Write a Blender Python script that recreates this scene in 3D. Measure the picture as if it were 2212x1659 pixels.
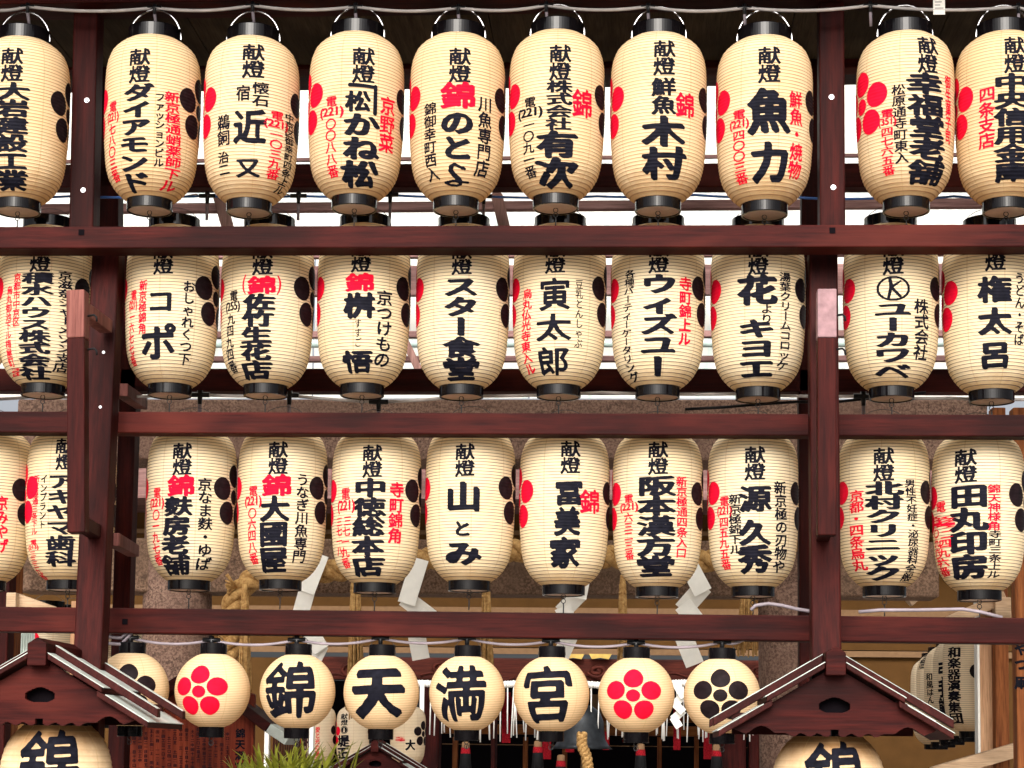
import bpy, math, random
import numpy as np
from mathutils import Matrix, Vector

S = bpy.context.scene
for o in list(bpy.data.objects):
    bpy.data.objects.remove(o)
COL = S.collection
rng = random.Random(7)
R_ = math.radians

# ------------------------------------------------------------------ camera
W, H = 2212.0, 1659.0          # photo measured on a 2212 x 1659 view
FQ = 4189.0                    # focal length in those pixels
PPX, PPY = 1106.0, 1222.0      # principal point (lens shifted upwards)
PITCH, YAW, ROLL = 5.5, 3.74, 0.7
CAM = Vector((0.0, -7.2, 1.6))
ROT = (Matrix.Rotation(R_(YAW), 3, 'Z') @ Matrix.Rotation(R_(90 + PITCH), 3, 'X') @ Matrix.Rotation(R_(ROLL), 3, 'Z'))
cd = bpy.data.cameras.new('camera')
cam = bpy.data.objects.new('camera', cd)
COL.objects.link(cam)
cd.sensor_width = 36.0
cd.lens = FQ / W * 36.0
cd.shift_x = 0.0
cd.shift_y = (PPY - H / 2) / W
cd.clip_start, cd.clip_end = 0.1, 500.0
cam.matrix_world = Matrix.Translation(CAM) @ ROT.to_4x4()
S.camera = cam

# ------------------------------------------------------------------ light
SUN_EL, SUN_AZ = 32.0, 184.0           # overcast daylight from the street side, behind the viewer
w = bpy.data.worlds.new("World")
S.world = w
w.use_nodes = True
nt = w.node_tree
sky = nt.nodes.new('ShaderNodeTexSky')
sky.sky_type = 'NISHITA'
sky.sun_disc = False
sky.sun_elevation = R_(SUN_EL)
sky.sun_rotation = R_(SUN_AZ)
sky.air_density, sky.dust_density, sky.ozone_density = 0.6, 9.0, 0.3
bg = nt.nodes['Background']
bg.inputs['Strength'].default_value = 0.12
hs = nt.nodes.new('ShaderNodeHueSaturation')          # hazy overcast: the blue is mostly washed out
hs.inputs['Saturation'].default_value = 0.30
nt.links.new(sky.outputs[0], hs.inputs['Color'])
nt.links.new(hs.outputs[0], bg.inputs['Color'])
sd = bpy.data.lights.new('sun', 'SUN')
sd.energy = 1.5
sd.angle = R_(35)
sd.color = (1.0, 0.93, 0.82)
sun = bpy.data.objects.new('sun', sd)
COL.objects.link(sun)
az = R_(SUN_AZ)
sdir = Vector((math.sin(az) * math.cos(R_(SUN_EL)), math.cos(az) * math.cos(R_(SUN_EL)), math.sin(R_(SUN_EL))))
sun.rotation_euler = sdir.to_track_quat('Z', 'Y').to_euler()
sun.location = (0, -10, 12)
S.view_settings.view_transform = 'Standard'
S.view_settings.look = 'None'
S.view_settings.exposure = 1.1
S.view_settings.gamma = 1.0
S.cycles.use_denoising = True
S.cycles.max_bounces = 8
S.cycles.diffuse_bounces = 4
S.cycles.transmission_bounces = 6

# ------------------------------------------------------------------ pixel <-> world
def ray(px, py):
    """direction with camera depth 1"""
    return ROT @ Vector(((px - PPX) / FQ, -(py - PPY) / FQ, -1.0))

def P(px, py, Y):
    d = ray(px, py)
    t = (Y - CAM.y) / d.y
    return CAM + d * t

def depth(p):
    return -((ROT.transposed() @ (Vector(p) - CAM)).z)

def mpp(p):                      # metres per measured pixel at a point
    return depth(p) / FQ

def y_for(px, py, dep):
    return (CAM + ray(px, py) * dep).y

K = 3960.0 / 2212.0
CROPS = {'A1': (0, 0, 1.728), 'A2': (900, 0, 1.728), 'A3': (1800, 0, 1.728), 'A4': (2700, 0, 1.7278),
         'B1': (0, 880, 2.074), 'B2': (900, 880, 2.074), 'B3': (1800, 880, 2.074), 'B4': (2700, 880, 1.7556),
         'C1': (0, 1600, 1.952), 'C2': (900, 1600, 1.952), 'C3': (1800, 1600, 1.952), 'C4': (2700, 1600, 1.7556),
         'D1': (0, 2300, 2.212), 'D2': (900, 2300, 2.212), 'D3': (1800, 2300, 2.212), 'D4': (2700, 2300, 1.0079)}

def q(crop, x, y):
    x0, y0, s = CROPS[crop]
    return (x0 + x / s) / K, (y0 + y / s) / K

def qs(crop):                    # measured pixels per crop pixel
    return 1.0 / (CROPS[crop][2] * K)

# ------------------------------------------------------------------ object helpers
def tag(o, label=None, cat=None, group=None, kind=None):
    if label: o['label'] = label
    if cat: o['category'] = cat
    if group: o['group'] = group
    if kind: o['kind'] = kind
    return o

def empty(name, loc, label, cat, group=None):
    o = bpy.data.objects.new(name, None)
    COL.objects.link(o)
    o.location = loc
    o.empty_display_size = 0.05
    return tag(o, label, cat, group)

class MB:
    def __init__(s): s.v = []; s.f = []
    def add(s, vs, fs):
        n = len(s.v)
        s.v += [tuple(v) for v in vs]
        s.f += [[i + n for i in f] for f in fs]
        return s
    def box(s, a, b):
        (x0, y0, z0), (x1, y1, z1) = a, b
        x0, x1 = min(x0, x1), max(x0, x1); y0, y1 = min(y0, y1), max(y0, y1); z0, z1 = min(z0, z1), max(z0, z1)
        return s.add([(x0, y0, z0), (x1, y0, z0), (x1, y1, z0), (x0, y1, z0), (x0, y0, z1), (x1, y0, z1), (x1, y1, z1), (x0, y1, z1)],
                     [(3, 2, 1, 0), (4, 5, 6, 7), (0, 1, 5, 4), (1, 2, 6, 5), (2, 3, 7, 6), (3, 0, 4, 7)])
    def bar(s, p, r, w, d, up=(0, 1, 0)):
        """box beam from p to r, width w across, depth d along 'up'-ish"""
        p, r = Vector(p), Vector(r)
        t = (r - p).normalized()
        u = Vector(up); u = (u - t * u.dot(t)).normalized()
        c = t.cross(u)
        vs = []
        for e in (p, r):
            for (a, b) in ((-1, -1), (1, -1), (1, 1), (-1, 1)):
                vs.append(e + c * (a * w / 2) + u * (b * d / 2))
        return s.add(vs, [(0, 1, 2, 3), (7, 6, 5, 4), (1, 0, 4, 5), (2, 1, 5, 6), (3, 2, 6, 7), (0, 3, 7, 4)])
    def tube(s, pts, r, n=8, closed=False, cap=True):
        pts = [Vector(p) for p in pts]
        m = len(pts)
        rr = r if hasattr(r, '__len__') else [r] * m
        vs = []; fs = []
        prev = None
        for i, p in enumerate(pts):
            if closed: t = (pts[(i + 1) % m] - pts[i - 1]).normalized()
            else: t = (pts[min(i + 1, m - 1)] - pts[max(i - 1, 0)]).normalized()
            if prev is None:
                a = Vector((0, 0, 1)) if abs(t.z) < .9 else Vector((1, 0, 0))
                u = (a - t * a.dot(t)).normalized()
            else:
                u = (prev - t * prev.dot(t)).normalized()
            prev = u
            c = t.cross(u)
            for k in range(n):
                an = 2 * math.pi * k / n
                vs.append(p + u * (math.cos(an) * rr[i]) + c * (math.sin(an) * rr[i]))
        for i in range(m if closed else m - 1):
            j = (i + 1) % m
            for k in range(n):
                l = (k + 1) % n
                fs.append((i * n + k, i * n + l, j * n + l, j * n + k))
        if cap and not closed:
            fs.append(tuple(range(n))[::-1]); fs.append(tuple((m - 1) * n + k for k in range(n)))
        return s.add(vs, fs)
    def lathe(s, prof, n=48, c=(0, 0, 0), cap0=False, cap1=False):
        vs = []; fs = []
        for (r, z) in prof:
            for k in range(n):
                a = 2 * math.pi * k / n
                vs.append((c[0] + r * math.sin(a), c[1] - r * math.cos(a), c[2] + z))
        for i in range(len(prof) - 1):
            for k in range(n):
                l = (k + 1) % n
                fs.append((i * n + k, i * n + l, (i + 1) * n + l, (i + 1) * n + k))
        if cap0: fs.append(tuple(range(n))[::-1])
        if cap1: fs.append(tuple((len(prof) - 1) * n + k for k in range(n)))
        return s.add(vs, fs)
    def prism(s, poly, y0, y1):
        """polygon in x,z extruded from y0 to y1"""
        n = len(poly)
        vs = [(x, y0, z) for x, z in poly] + [(x, y1, z) for x, z in poly]
        fs = [tuple(range(n)), tuple(range(2 * n - 1, n - 1, -1))]
        for i in range(n):
            j = (i + 1) % n
            fs.append((j, i, n + i, n + j))
        return s.add(vs, fs)
    def mesh(s, name, off=(0, 0, 0)):
        me = bpy.data.meshes.new(name)
        me.from_pydata([(v[0] - off[0], v[1] - off[1], v[2] - off[2]) for v in s.v], [], s.f)
        return me
    def build(s, name, mat, parent=None, smooth=False, bevel=0.0, local=False, auto=None):
        off = (0, 0, 0)
        if parent is not None and not local:
            p = parent; off = Vector((0, 0, 0))
            while p is not None: off = off + p.location; p = p.parent
        me = s.mesh(name, off)
        me.materials.append(mat)
        return link(name, me, parent, smooth, bevel)

def link(name, me, parent=None, smooth=False, bevel=0.0):
    o = bpy.data.objects.new(name, me)
    COL.objects.link(o)
    if parent is not None: o.parent = parent
    if smooth:
        me.polygons.foreach_set('use_smooth', [True] * len(me.polygons))
    if bevel:
        b = o.modifiers.new('bevel', 'BEVEL'); b.width = bevel; b.segments = 2; b.limit_method = 'ANGLE'; b.angle_limit = R_(40)
    me.update()
    return o

# ------------------------------------------------------------------ materials
class N:
    def __init__(s, name):
        s.m = bpy.data.materials.new(name); s.m.use_nodes = True
        s.t = s.m.node_tree; s.t.nodes.clear()
        s.out = s.t.nodes.new('ShaderNodeOutputMaterial')
    def n(s, typ, **kw):
        x = s.t.nodes.new(typ)
        for k, v in kw.items(): setattr(x, k, v)
        return x
    def l(s, a, b): s.t.links.new(a, b)
    def math(s, op, a, b=None, c=None):
        x = s.n('ShaderNodeMath', operation=op)
        for i, v in enumerate((a, b, c)):
            if v is None: continue
            if isinstance(v, (int, float)): x.inputs[i].default_value = v
            else: s.l(v, x.inputs[i])
        return x.outputs[0]
    def mix(s, f, a, b, mode='MIX'):
        x = s.n('ShaderNodeMix', data_type='RGBA', blend_type=mode)
        for i, v in ((0, f), (6, a), (7, b)):
            if isinstance(v, (int, float)): x.inputs[i].default_value = v
            elif isinstance(v, tuple): x.inputs[i].default_value = (*v[:3], 1)
            else: s.l(v, x.inputs[i])
        return x.outputs[2]
    def ramp(s, f, stops):
        x = s.n('ShaderNodeValToRGB')
        e = x.color_ramp.elements
        while len(e) < len(stops): e.new(0.5)
        for i, (p, c) in enumerate(stops):
            e[i].position = p
            e[i].color = (*c, 1) if isinstance(c, tuple) else (c, c, c, 1)
        s.l(f, x.inputs[0])
        return x.outputs[0]
    def noise(s, co, scale, detail=4, rough=.55, vec=None):
        if vec is not None:
            mp = s.n('ShaderNodeMapping'); mp.inputs['Scale'].default_value = vec
            s.l(co, mp.inputs[0]); co = mp.outputs[0]
        x = s.n('ShaderNodeTexNoise'); x.inputs['Scale'].default_value = scale
        x.inputs['Detail'].default_value = detail; x.inputs['Roughness'].default_value = rough
        s.l(co, x.inputs['Vector'])
        return x.outputs[0]
    def co(s, which='Object'):
        return s.n('ShaderNodeTexCoord').outputs[which]
    def rnd(s):
        return s.n('ShaderNodeObjectInfo').outputs['Random']
    def pbr(s, col, rough=.6, spec=.4, bump=None, bstr=.2, bdist=.005, metal=0.0):
        b = s.n('ShaderNodeBsdfPrincipled')
        for k, v in (('Base Color', col), ('Roughness', rough), ('Specular IOR Level', spec), ('Metallic', metal)):
            if isinstance(v, (int, float)): b.inputs[k].default_value = v
            elif isinstance(v, tuple): b.inputs[k].default_value = (*v[:3], 1)
            else: s.l(v, b.inputs[k])
        if bump is not None:
            bp = s.n('ShaderNodeBump'); bp.inputs['Strength'].default_value = bstr; bp.inputs['Distance'].default_value = bdist
            s.l(bump, bp.inputs['Height']); s.l(bp.outputs[0], b.inputs['Normal'])
        s.l(b.outputs[0], s.out.inputs[0])
        return s.m

def wood(name, dark, light, axis, grain=1.0, rough=.6, worn=None, spec=.07):
    m = N(name)
    loc = m.n('ShaderNodeObjectInfo').outputs['Location']
    ad = m.n('ShaderNodeVectorMath', operation='ADD')
    geo = m.n('ShaderNodeNewGeometry').outputs['Position']
    co = geo
    v = {'X': (1.2, 14, 22), 'Z': (22, 14, 1.2), 'Y': (22, 1.2, 14)}[axis]
    g = m.noise(co, 1.6 * grain, 6, .62, v)
    g2 = m.noise(co, 7 * grain, 4, .6, tuple(a * .9 for a in v))
    big = m.noise(co, 2.2, 3, .55, {'X': (.6, 1, 1.6), 'Z': (1.6, 1, .6), 'Y': (1, .6, 1)}[axis])
    c = m.mix(m.ramp(g, [(.3, 0.0), (.72, 1.0)]), dark, light)
    c = m.mix(m.math('MULTIPLY', m.ramp(g2, [(.35, 1.0), (.55, 0.0)]), .45), c, tuple(a * .45 for a in dark))
    c = m.mix(m.math('MULTIPLY', m.ramp(big, [(.38, 1.0), (.52, 0.0)]), .6), c, tuple(a * .38 for a in dark))
    if worn:
        c = m.mix(m.math('MULTIPLY', m.ramp(big, [(.55, 0.0), (.72, 1.0)]), .6), c, worn)
    return m.pbr(c, rough, spec, m.math('ADD', g, m.math('MULTIPLY', g2, .4)), .35, .004)

def plain(name, col, rough=.5, spec=.4, metal=0.0, var=.15, scale=18):
    m = N(name)
    n = m.noise(m.co(), scale, 4)
    c = m.mix(m.ramp(n, [(.3, 0.0), (.7, 1.0)]), tuple(a * (1 - var) for a in col), tuple(min(1, a * (1 + var)) for a in col))
    return m.pbr(c, rough, spec, n, .1, .002, metal)

def paper_material(name, pitch, base, amber, line, line_amt, line_w, seams=8, trans=.42, stain=(.50, .27, .09), stain_z=.11, top_stain=None, height=.62):
    m = N(name)
    co = m.co()
    sep = m.n('ShaderNodeSeparateXYZ'); m.l(co, sep.inputs[0])
    x, y, z = sep.outputs
    rnd = m.rnd()
    # hoops seen through the paper
    ph = m.math('FRACT', m.math('ADD', m.math('DIVIDE', z, pitch), 0.5))
    d = m.math('ABSOLUTE', m.math('SUBTRACT', ph, .5))
    wob = m.noise(co, 9, 2)
    ln = m.ramp(d, [(line_w * .45, 1.0), (line_w, 0.0)])
    ln = m.math('MULTIPLY', ln, m.math('MULTIPLY', m.math('ADD', wob, .45), line_amt))
    # glued paper strips
    ang = m.math('ADD', m.math('DIVIDE', m.math('ARCTAN2', x, y), 2 * math.pi), m.math('ADD', rnd, 2.0))
    sp = m.math('MULTIPLY', ang, seams)
    fr = m.math('ABSOLUTE', m.math('SUBTRACT', m.math('FRACT', sp), .5))
    seam = m.ramp(fr, [(.478, 0.0), (.49, 1.0)])
    wn = m.n('ShaderNodeTexWhiteNoise', noise_dimensions='2D')
    cb = m.n('ShaderNodeCombineXYZ')
    m.l(m.math('FLOOR', sp), cb.inputs[0]); m.l(rnd, cb.inputs[1]); m.l(cb.outputs[0], wn.inputs['Vector'])
    loc = m.n('ShaderNodeVectorMath', operation='ADD')
    oi = m.n('ShaderNodeObjectInfo')
    m.l(co, loc.inputs[0]); m.l(oi.outputs['Location'], loc.inputs[1])
    big = m.noise(loc.outputs[0], 4.5, 4, .6)
    c = m.mix(m.math('MULTIPLY', m.ramp(big, [(.35, 0.0), (.75, 1.0)]), .55), base, amber)
    c = m.mix(m.math('MULTIPLY', rnd, .35), c, amber)
    c = m.mix(m.math('MULTIPLY', wn.outputs[0], .10), c, tuple(a * .8 for a in amber))
    # fibres
    fib = m.noise(loc.outputs[0], 60, 3, .6, (1, 1, 5))
    c = m.mix(m.math('MULTIPLY', m.ramp(fib, [(.4, 1.0), (.6, 0.0)]), .10), c, tuple(a * .6 for a in amber))
    # glue stain by the lower ring
    sn = m.noise(loc.outputs[0], 14, 4, .6, (1, 1, .5))
    sm = m.ramp(m.math('ADD', m.math('DIVIDE', z, stain_z), m.math('MULTIPLY', m.math('SUBTRACT', sn, .5), 1.5)), [(.0, 1.0), (.95, 0.0)])
    c = m.mix(m.math('MULTIPLY', sm, .55), c, stain)
    if top_stain:
        tm = m.ramp(m.math('ADD', m.math('DIVIDE', m.math('SUBTRACT', height, z), top_stain[0]), m.math('MULTIPLY', m.math('SUBTRACT', sn, .5), .7)), [(.25, 1.0), (1.0, 0.0)])
        c = m.mix(m.math('MULTIPLY', tm, .85), c, top_stain[1])
    c = m.mix(m.math('MULTIPLY', seam, .35), c, (.52, .33, .14))
    c = m.mix(ln, c, line)
    df = m.n('ShaderNodeBsdfDiffuse'); tr = m.n('ShaderNodeBsdfTranslucent'); mx = m.n('ShaderNodeMixShader')
    bp = m.n('ShaderNodeBump'); bp.inputs['Strength'].default_value = .25; bp.inputs['Distance'].default_value = .002
    m.l(fib, bp.inputs['Height'])
    m.l(bp.outputs[0], df.inputs['Normal'])
    m.l(c, df.inputs[0]); m.l(c, tr.inputs[0])
    mx.inputs[0].default_value = trans
    m.l(df.outputs[0], mx.inputs[1]); m.l(tr.outputs[0], mx.inputs[2])
    m.l(mx.outputs[0], m.out.inputs[0])
    return m.m

def granite(name, a, b, c_):
    m = N(name)
    co = m.n('ShaderNodeNewGeometry').outputs['Position']
    sp = m.noise(co, 70, 5, .75)
    sp2 = m.noise(co, 26, 4, .7)
    big = m.noise(co, 2.5, 4, .6)
    c = m.mix(m.ramp(sp, [(.42, 0.0), (.58, 1.0)]), a, b)
    c = m.mix(m.math('MULTIPLY', m.ramp(sp2, [(.36, 1.0), (.47, 0.0)]), .7), c, tuple(v * .35 for v in a))
    c = m.mix(m.math('MULTIPLY', m.ramp(big, [(.4, 0.0), (.65, 1.0)]), .6), c, c_)
    return m.pbr(c, .85, .2, sp, .5, .004)

RED_D, RED_L = (.013, .0015, .0015), (.048, .0058, .0042)
M = {}
M['wood_x'] = wood('dark red timber lengthwise', RED_D, RED_L, 'X', worn=(.085, .014, .009))
M['wood_z'] = wood('dark red timber upright', RED_D, RED_L, 'Z')
M['wood_y'] = wood('dark red timber in depth', (.018, .003, .0028), (.05, .010, .008), 'Y')
M['wood_lit'] = wood('worn pinkish timber', (.08, .022, .018), (.22, .085, .07), 'Z', worn=(.28, .14, .115))  # lit tone of the red timber, put into a lighter pinkish colour
M['wood_pale'] = wood('fresh pale timber', (.42, .27, .16), (.62, .45, .30), 'X', rough=.7)
M['wood_palez'] = wood('fresh pale timber upright', (.45, .24, .13), (.62, .38, .22), 'Z', rough=.7)
M['wood_orange'] = wood('orange brown timber upright', (.10, .028, .010), (.32, .11, .035), 'Z')
M['wood_orangex'] = wood('orange brown timber', (.13, .04, .012), (.30, .11, .03), 'X')
M['wood_grey'] = wood('weathered brown soffit boards', (.035, .024, .014), (.075, .055, .034), 'Y', rough=.8)
M['wood_mauve'] = wood('mauve brown purlin', (.12, .06, .055), (.26, .15, .14), 'X', rough=.7)
M['carved'] = wood('carved dark timber', (.035, .008, .006), (.10, .022, .014), 'X')
M['lacquer'] = plain('black lacquer', (.003, .0025, .003), .09, .22, var=.3)
M['ink'] = plain('black ink', (.006, .006, .010), .6, .03, var=.4, scale=40)
M['red'] = plain('red ink', (.56, .004, .022), .7, .03, var=.15, scale=30)
M['crest_black'] = plain('black crest ink', (.009, .005, .006), .55, .06, var=.4, scale=40)
M['plate'] = plain('turned base plate', (.62, .42, .30), .45, .4, var=.2, scale=10)
M['steel'] = plain('dull steel', (.30, .30, .31), .25, .5, 1.0)
M['steel_dark'] = plain('dark wire', (.03, .03, .032), .4, .3, .3)
M['cable'] = plain('grey sheathed cable', (.20, .17, .19), .6, .15)
M['cable_white'] = plain('pale cable', (.40, .37, .36), .5, .2)
M['cable_black'] = plain('black cable', (.008, .008, .009), .6, .1)
M['cable_blue'] = plain('blue cable', (.04, .12, .38), .5, .3)
M['socket'] = plain('black moulded socket', (.006, .006, .007), .3, .25)
M['granite'] = granite('pinkish granite', (.10, .055, .042), (.30, .19, .14), (.17, .10, .075))
M['granite_dark'] = granite('weathered dark granite', (.10, .055, .035), (.24, .15, .10), (.12, .075, .05))
M['plaster'] = plain('shade-darkened ochre plaster', (.080, .038, .011), .9, .1, var=.12, scale=5)  # ochre lowered so the colour carries the shade under the eaves
M['trim'] = plain('beige trim', (.18, .105, .055), .8, .1, var=.1)
M['white_paper'] = plain('white folded paper', (.80, .78, .72), .8, .1, var=.05)
M['white_cord'] = plain('white cord', (.82, .80, .76), .8, .1, var=.05)
M['metal_roof'] = plain('pale sheet metal', (.36, .40, .37), .45, .4, var=.2, scale=9)
M['red_cloth'] = plain('red patterned cloth', (.24, .006, .012), .85, .1, var=.5, scale=60)
M['bronze'] = plain('dark bronze', (.018, .021, .025), .4, .3, .3, var=.4)
M['shade_black'] = plain('dark interior', (.004, .003, .004), .95, .02)  # near-black colour standing in for shade in hollows and the hall
M['gold'] = plain('gilt fitting', (.80, .55, .16), .3, .5, .9)
M['notice'] = wood('red brown notice board', (.10, .014, .008), (.25, .045, .018), 'Z', grain=.7)
M['stone_floor'] = granite('paving stone', (.22, .2, .18), (.34, .31, .28), (.25, .23, .2))
def straw_mat():
    m = N('rice straw')
    co = m.co()
    n = m.noise(co, 45, 4, .7)
    c = m.mix(m.ramp(n, [(.3, 0.0), (.7, 1.0)]), (.22, .10, .025), (.58, .36, .14))
    return m.pbr(c, .8, .2, n, .6, .004)
M['straw'] = straw_mat()
def sheet_mat(name, col, a):
    m = N(name)
    df = m.n('ShaderNodeBsdfDiffuse'); tr = m.n('ShaderNodeBsdfTranslucent'); mx = m.n('ShaderNodeMixShader')
    n = m.noise(m.co(), 2.5, 4, .6, (6, .7, 1))
    c = m.mix(m.math('MULTIPLY', m.ramp(n, [(.36, 1.0), (.48, 0.0)]), .6), col, (.55, .74, .72))
    m.l(c, df.inputs[0]); m.l(c, tr.inputs[0]); mx.inputs[0].default_value = a
    m.l(df.outputs[0], mx.inputs[1]); m.l(tr.outputs[0], mx.inputs[2]); m.l(mx.outputs[0], m.out.inputs[0])
    return m.m
M['poly'] = sheet_mat('translucent corrugated sheet', (.92, .92, .88), .75)
M['leaf'] = plain('yellow green blade', (.30, .32, .035), .5, .15, var=.5, scale=6)

# ------------------------------------------------------------------ brush lettering: glyph outlines -> swept by a slanted nib -> small faces
_raw = {}
GM = 128
def raw_glyph(ch):
    if ch in _raw: return _raw[ch]
    c = bpy.data.curves.new('glyph', 'FONT')
    c.body = ch; c.size = 1.0; c.resolution_u = 3
    o = bpy.data.objects.new('glyph', c)
    COL.objects.link(o)
    dg = bpy.context.evaluated_depsgraph_get()
    me = bpy.data.meshes.new_from_object(o.evaluated_get(dg))
    bpy.data.objects.remove(o); bpy.data.curves.remove(c)
    me.calc_loop_triangles()
    co = np.empty(len(me.vertices) * 3); me.vertices.foreach_get('co', co); co = co.reshape(-1, 3)[:, :2]
    tr = np.empty(len(me.loop_triangles) * 3, dtype=np.int64); me.loop_triangles.foreach_get('vertices', tr); tr = tr.reshape(-1, 3)
    bpy.data.meshes.remove(me)
    if len(ch) > 1 or ch in '()0123456789':
        lo, hi = co.min(0), co.max(0)
        box = (lo[0], hi[0], lo[1], hi[1])
    else:
        box = (0.0, 1.0, -0.13, 0.89)
    if ch == 'ー':                         # upright in vertical writing
        co = np.stack([0.5 + (co[:, 1] - .38), .38 + (co[:, 0] - .5)], 1)
    u = (co[:, 0] - box[0]) / (box[1] - box[0]); v = (co[:, 1] - box[2]) / (box[3] - box[2])
    pad = .12
    gx = (np.arange(GM + 1) / GM) * (1 + 2 * pad) - pad
    F = np.zeros((GM + 1, GM + 1))
    T = np.stack([u[tr], v[tr]], 2)        # n,3,2
    for t in T:
        (x0, y0), (x1, y1), (x2, y2) = t
        ar = (x1 - x0) * (y2 - y0) - (x2 - x0) * (y1 - y0)
        if abs(ar) < 1e-9: continue
        i0, i1 = np.searchsorted(gx, [min(x0, x1, x2) - .004, max(x0, x1, x2) + .004])
        j0, j1 = np.searchsorted(gx, [min(y0, y1, y2) - .004, max(y0, y1, y2) + .004])
        if i0 == i1 or j0 == j1: continue
        X, Y = np.meshgrid(gx[i0:i1], gx[j0:j1])
        e = .006
        sg = 1 if ar > 0 else -1
        a = sg * ((x1 - x0) * (Y - y0) - (X - x0) * (y1 - y0)) / math.hypot(x1 - x0, y1 - y0) > -e
        b = sg * ((x2 - x1) * (Y - y1) - (X - x1) * (y2 - y1)) / math.hypot(x2 - x1, y2 - y1) > -e
        c2 = sg * ((x0 - x2) * (Y - y2) - (X - x2) * (y0 - y2)) / math.hypot(x0 - x2, y0 - y2) > -e
        F[j0:j1, i0:i1] = np.maximum(F[j0:j1, i0:i1], (a & b & c2).astype(float))
    _raw[ch] = F
    return F

def shift(F, dx, dy):
    G = np.zeros_like(F)
    h, w_ = F.shape
    ys, yd = (0, dy) if dy >= 0 else (-dy, 0)
    xs, xd = (0, dx) if dx >= 0 else (-dx, 0)
    G[yd:h - ys, xd:w_ - xs] = F[ys:h - yd, xs:w_ - xd]
    return G

NIB = {'B': (.050, .020), 'H': (.040, .016), 'M': (.030, .012), 'S': (.022, .010), 'T': (.004, .003)}
_cells = {}
def cells_of(F):
    """marching squares on node field F (values 0..1, level .5) -> verts in grid units, face loops"""
    h, w_ = F.shape
    ins = F > .5
    nid = -np.ones((h, w_), dtype=np.int64)
    V = []; FA = []
    c = ins[:-1, :-1].astype(int) + ins[:-1, 1:] + ins[1:, :-1] + ins[1:, 1:]
    ev = {}
    def node(j, i):
        if nid[j, i] < 0:
            nid[j, i] = len(V); V.append((i, j))
        return nid[j, i]
    def edge(j, i, j2, i2):
        k = (j, i, j2, i2) if (j, i) < (j2, i2) else (j2, i2, j, i)
        if k not in ev:
            a, b = F[k[0], k[1]], F[k[2], k[3]]
            t = (.5 - a) / (b - a)
            ev[k] = len(V); V.append((k[1] + (k[3] - k[1]) * t, k[0] + (k[2] - k[0]) * t))
        return ev[k]
    for j, i in zip(*np.nonzero(c)):
        cs = ((j, i), (j, i + 1), (j + 1, i + 1), (j + 1, i))
        f = []
        for a in range(4):
            p, r = cs[a], cs[(a + 1) % 4]
            if ins[p]: f.append(node(*p))
            if ins[p] != ins[r]: f.append(edge(*p, *r))
        if len(f) >= 3: FA.append(f)
    return np.array(V, dtype=float).reshape(-1, 2), FA

def blur(F, n=1):
    for _ in range(n):
        F = (F + shift(F, 1, 0) + shift(F, -1, 0) + shift(F, 0, 1) + shift(F, 0, -1)) / 5
    return F

def glyph(ch, wt, res):
    k = (ch, wt, res)
    if k in _cells: return _cells[k]
    if ch in FIELDS:
        n = 128
        g = np.arange(n + 1) / n * 1.24 - .12
        X, Y = np.meshgrid(g, g)
        F = FIELDS[ch](X, Y)
    else:
        F = raw_glyph(ch)
        a, b = NIB[wt]
        fill = F.mean() * 1.5
        sc = max(.25, min(1.0, (.62 - fill) / .34))
        if len(ch) > 1: sc *= .8
        a *= sc; b *= (.5 + .5 * sc)
        offs = set()
        for s_ in np.linspace(-1, 1, 9):
            for t_ in (-1, 0, 1):
                dx = s_ * a * .72 + t_ * b * .7; dy = -s_ * a * .69 + t_ * b * .35
                offs.add((int(round(dx * GM / 1.24)), int(round(dy * GM / 1.24))))
        D = F
        for (dx, dy) in offs: D = np.maximum(D, shift(F, dx, dy))
        F = D
        F = blur(F, 2)
        # slightly uneven ink edge
        X, Y = np.meshgrid(np.arange(GM + 1), np.arange(GM + 1))
        hsh = (sum(ord(c_) for c_ in ch) % 97) * .37
        F = F + .10 * np.sin(X * .21 + hsh) * np.sin(Y * .17 + 1.7 * hsh)
        F = np.clip(F, 0, 1)
    F[0] = F[-1] = 0; F[:, 0] = F[:, -1] = 0
    st = GM // res
    F = F[::st, ::st] if st > 1 else F
    V, FA = cells_of(F)
    n = F.shape[0] - 1
    V = V / n * 1.24 - .12
    _cells[k] = (V, FA)
    return _cells[k]

def disc(X, Y, cx, cy, r): return np.clip((r - np.hypot(X - cx, Y - cy)) / .0097 + .5, 0, 1)
def seg(X, Y, x0, y0, x1, y1, r0, r1=None):
    r1 = r0 if r1 is None else r1
    dx, dy = x1 - x0, y1 - y0
    t = np.clip(((X - x0) * dx + (Y - y0) * dy) / (dx * dx + dy * dy + 1e-9), 0, 1)
    return np.clip((r0 + (r1 - r0) * t - np.hypot(X - x0 - t * dx, Y - y0 - t * dy)) / .0097 + .5, 0, 1)
def many(*a):
    r = a[0]
    for b in a[1:]: r = np.maximum(r, b)
    return r
def f_crest(X, Y):
    r = disc(X, Y, .5, .5, .118)
    for k in range(5):
        a = R_(90 + 72 * k)
        r = np.maximum(r, disc(X, Y, .5 + .332 * math.cos(a), .5 + .332 * math.sin(a), .180))
    return r
def f_corner(X, Y): return many(seg(X, Y, .04, .93, .93, .90, .07, .055), seg(X, Y, .93, .92, .93, .05, .07, .075))
def f_ringk(X, Y):
    ring = np.minimum(disc(X, Y, .5, .5, .5), 1 - disc(X, Y, .5, .5, .42))
    return many(ring, seg(X, Y, .40, .90, .44, .60, .05, .06), seg(X, Y, .44, .60, .36, .12, .055, .045),
                seg(X, Y, .72, .80, .46, .56, .03, .055), seg(X, Y, .46, .52, .70, .18, .05, .05))
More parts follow.
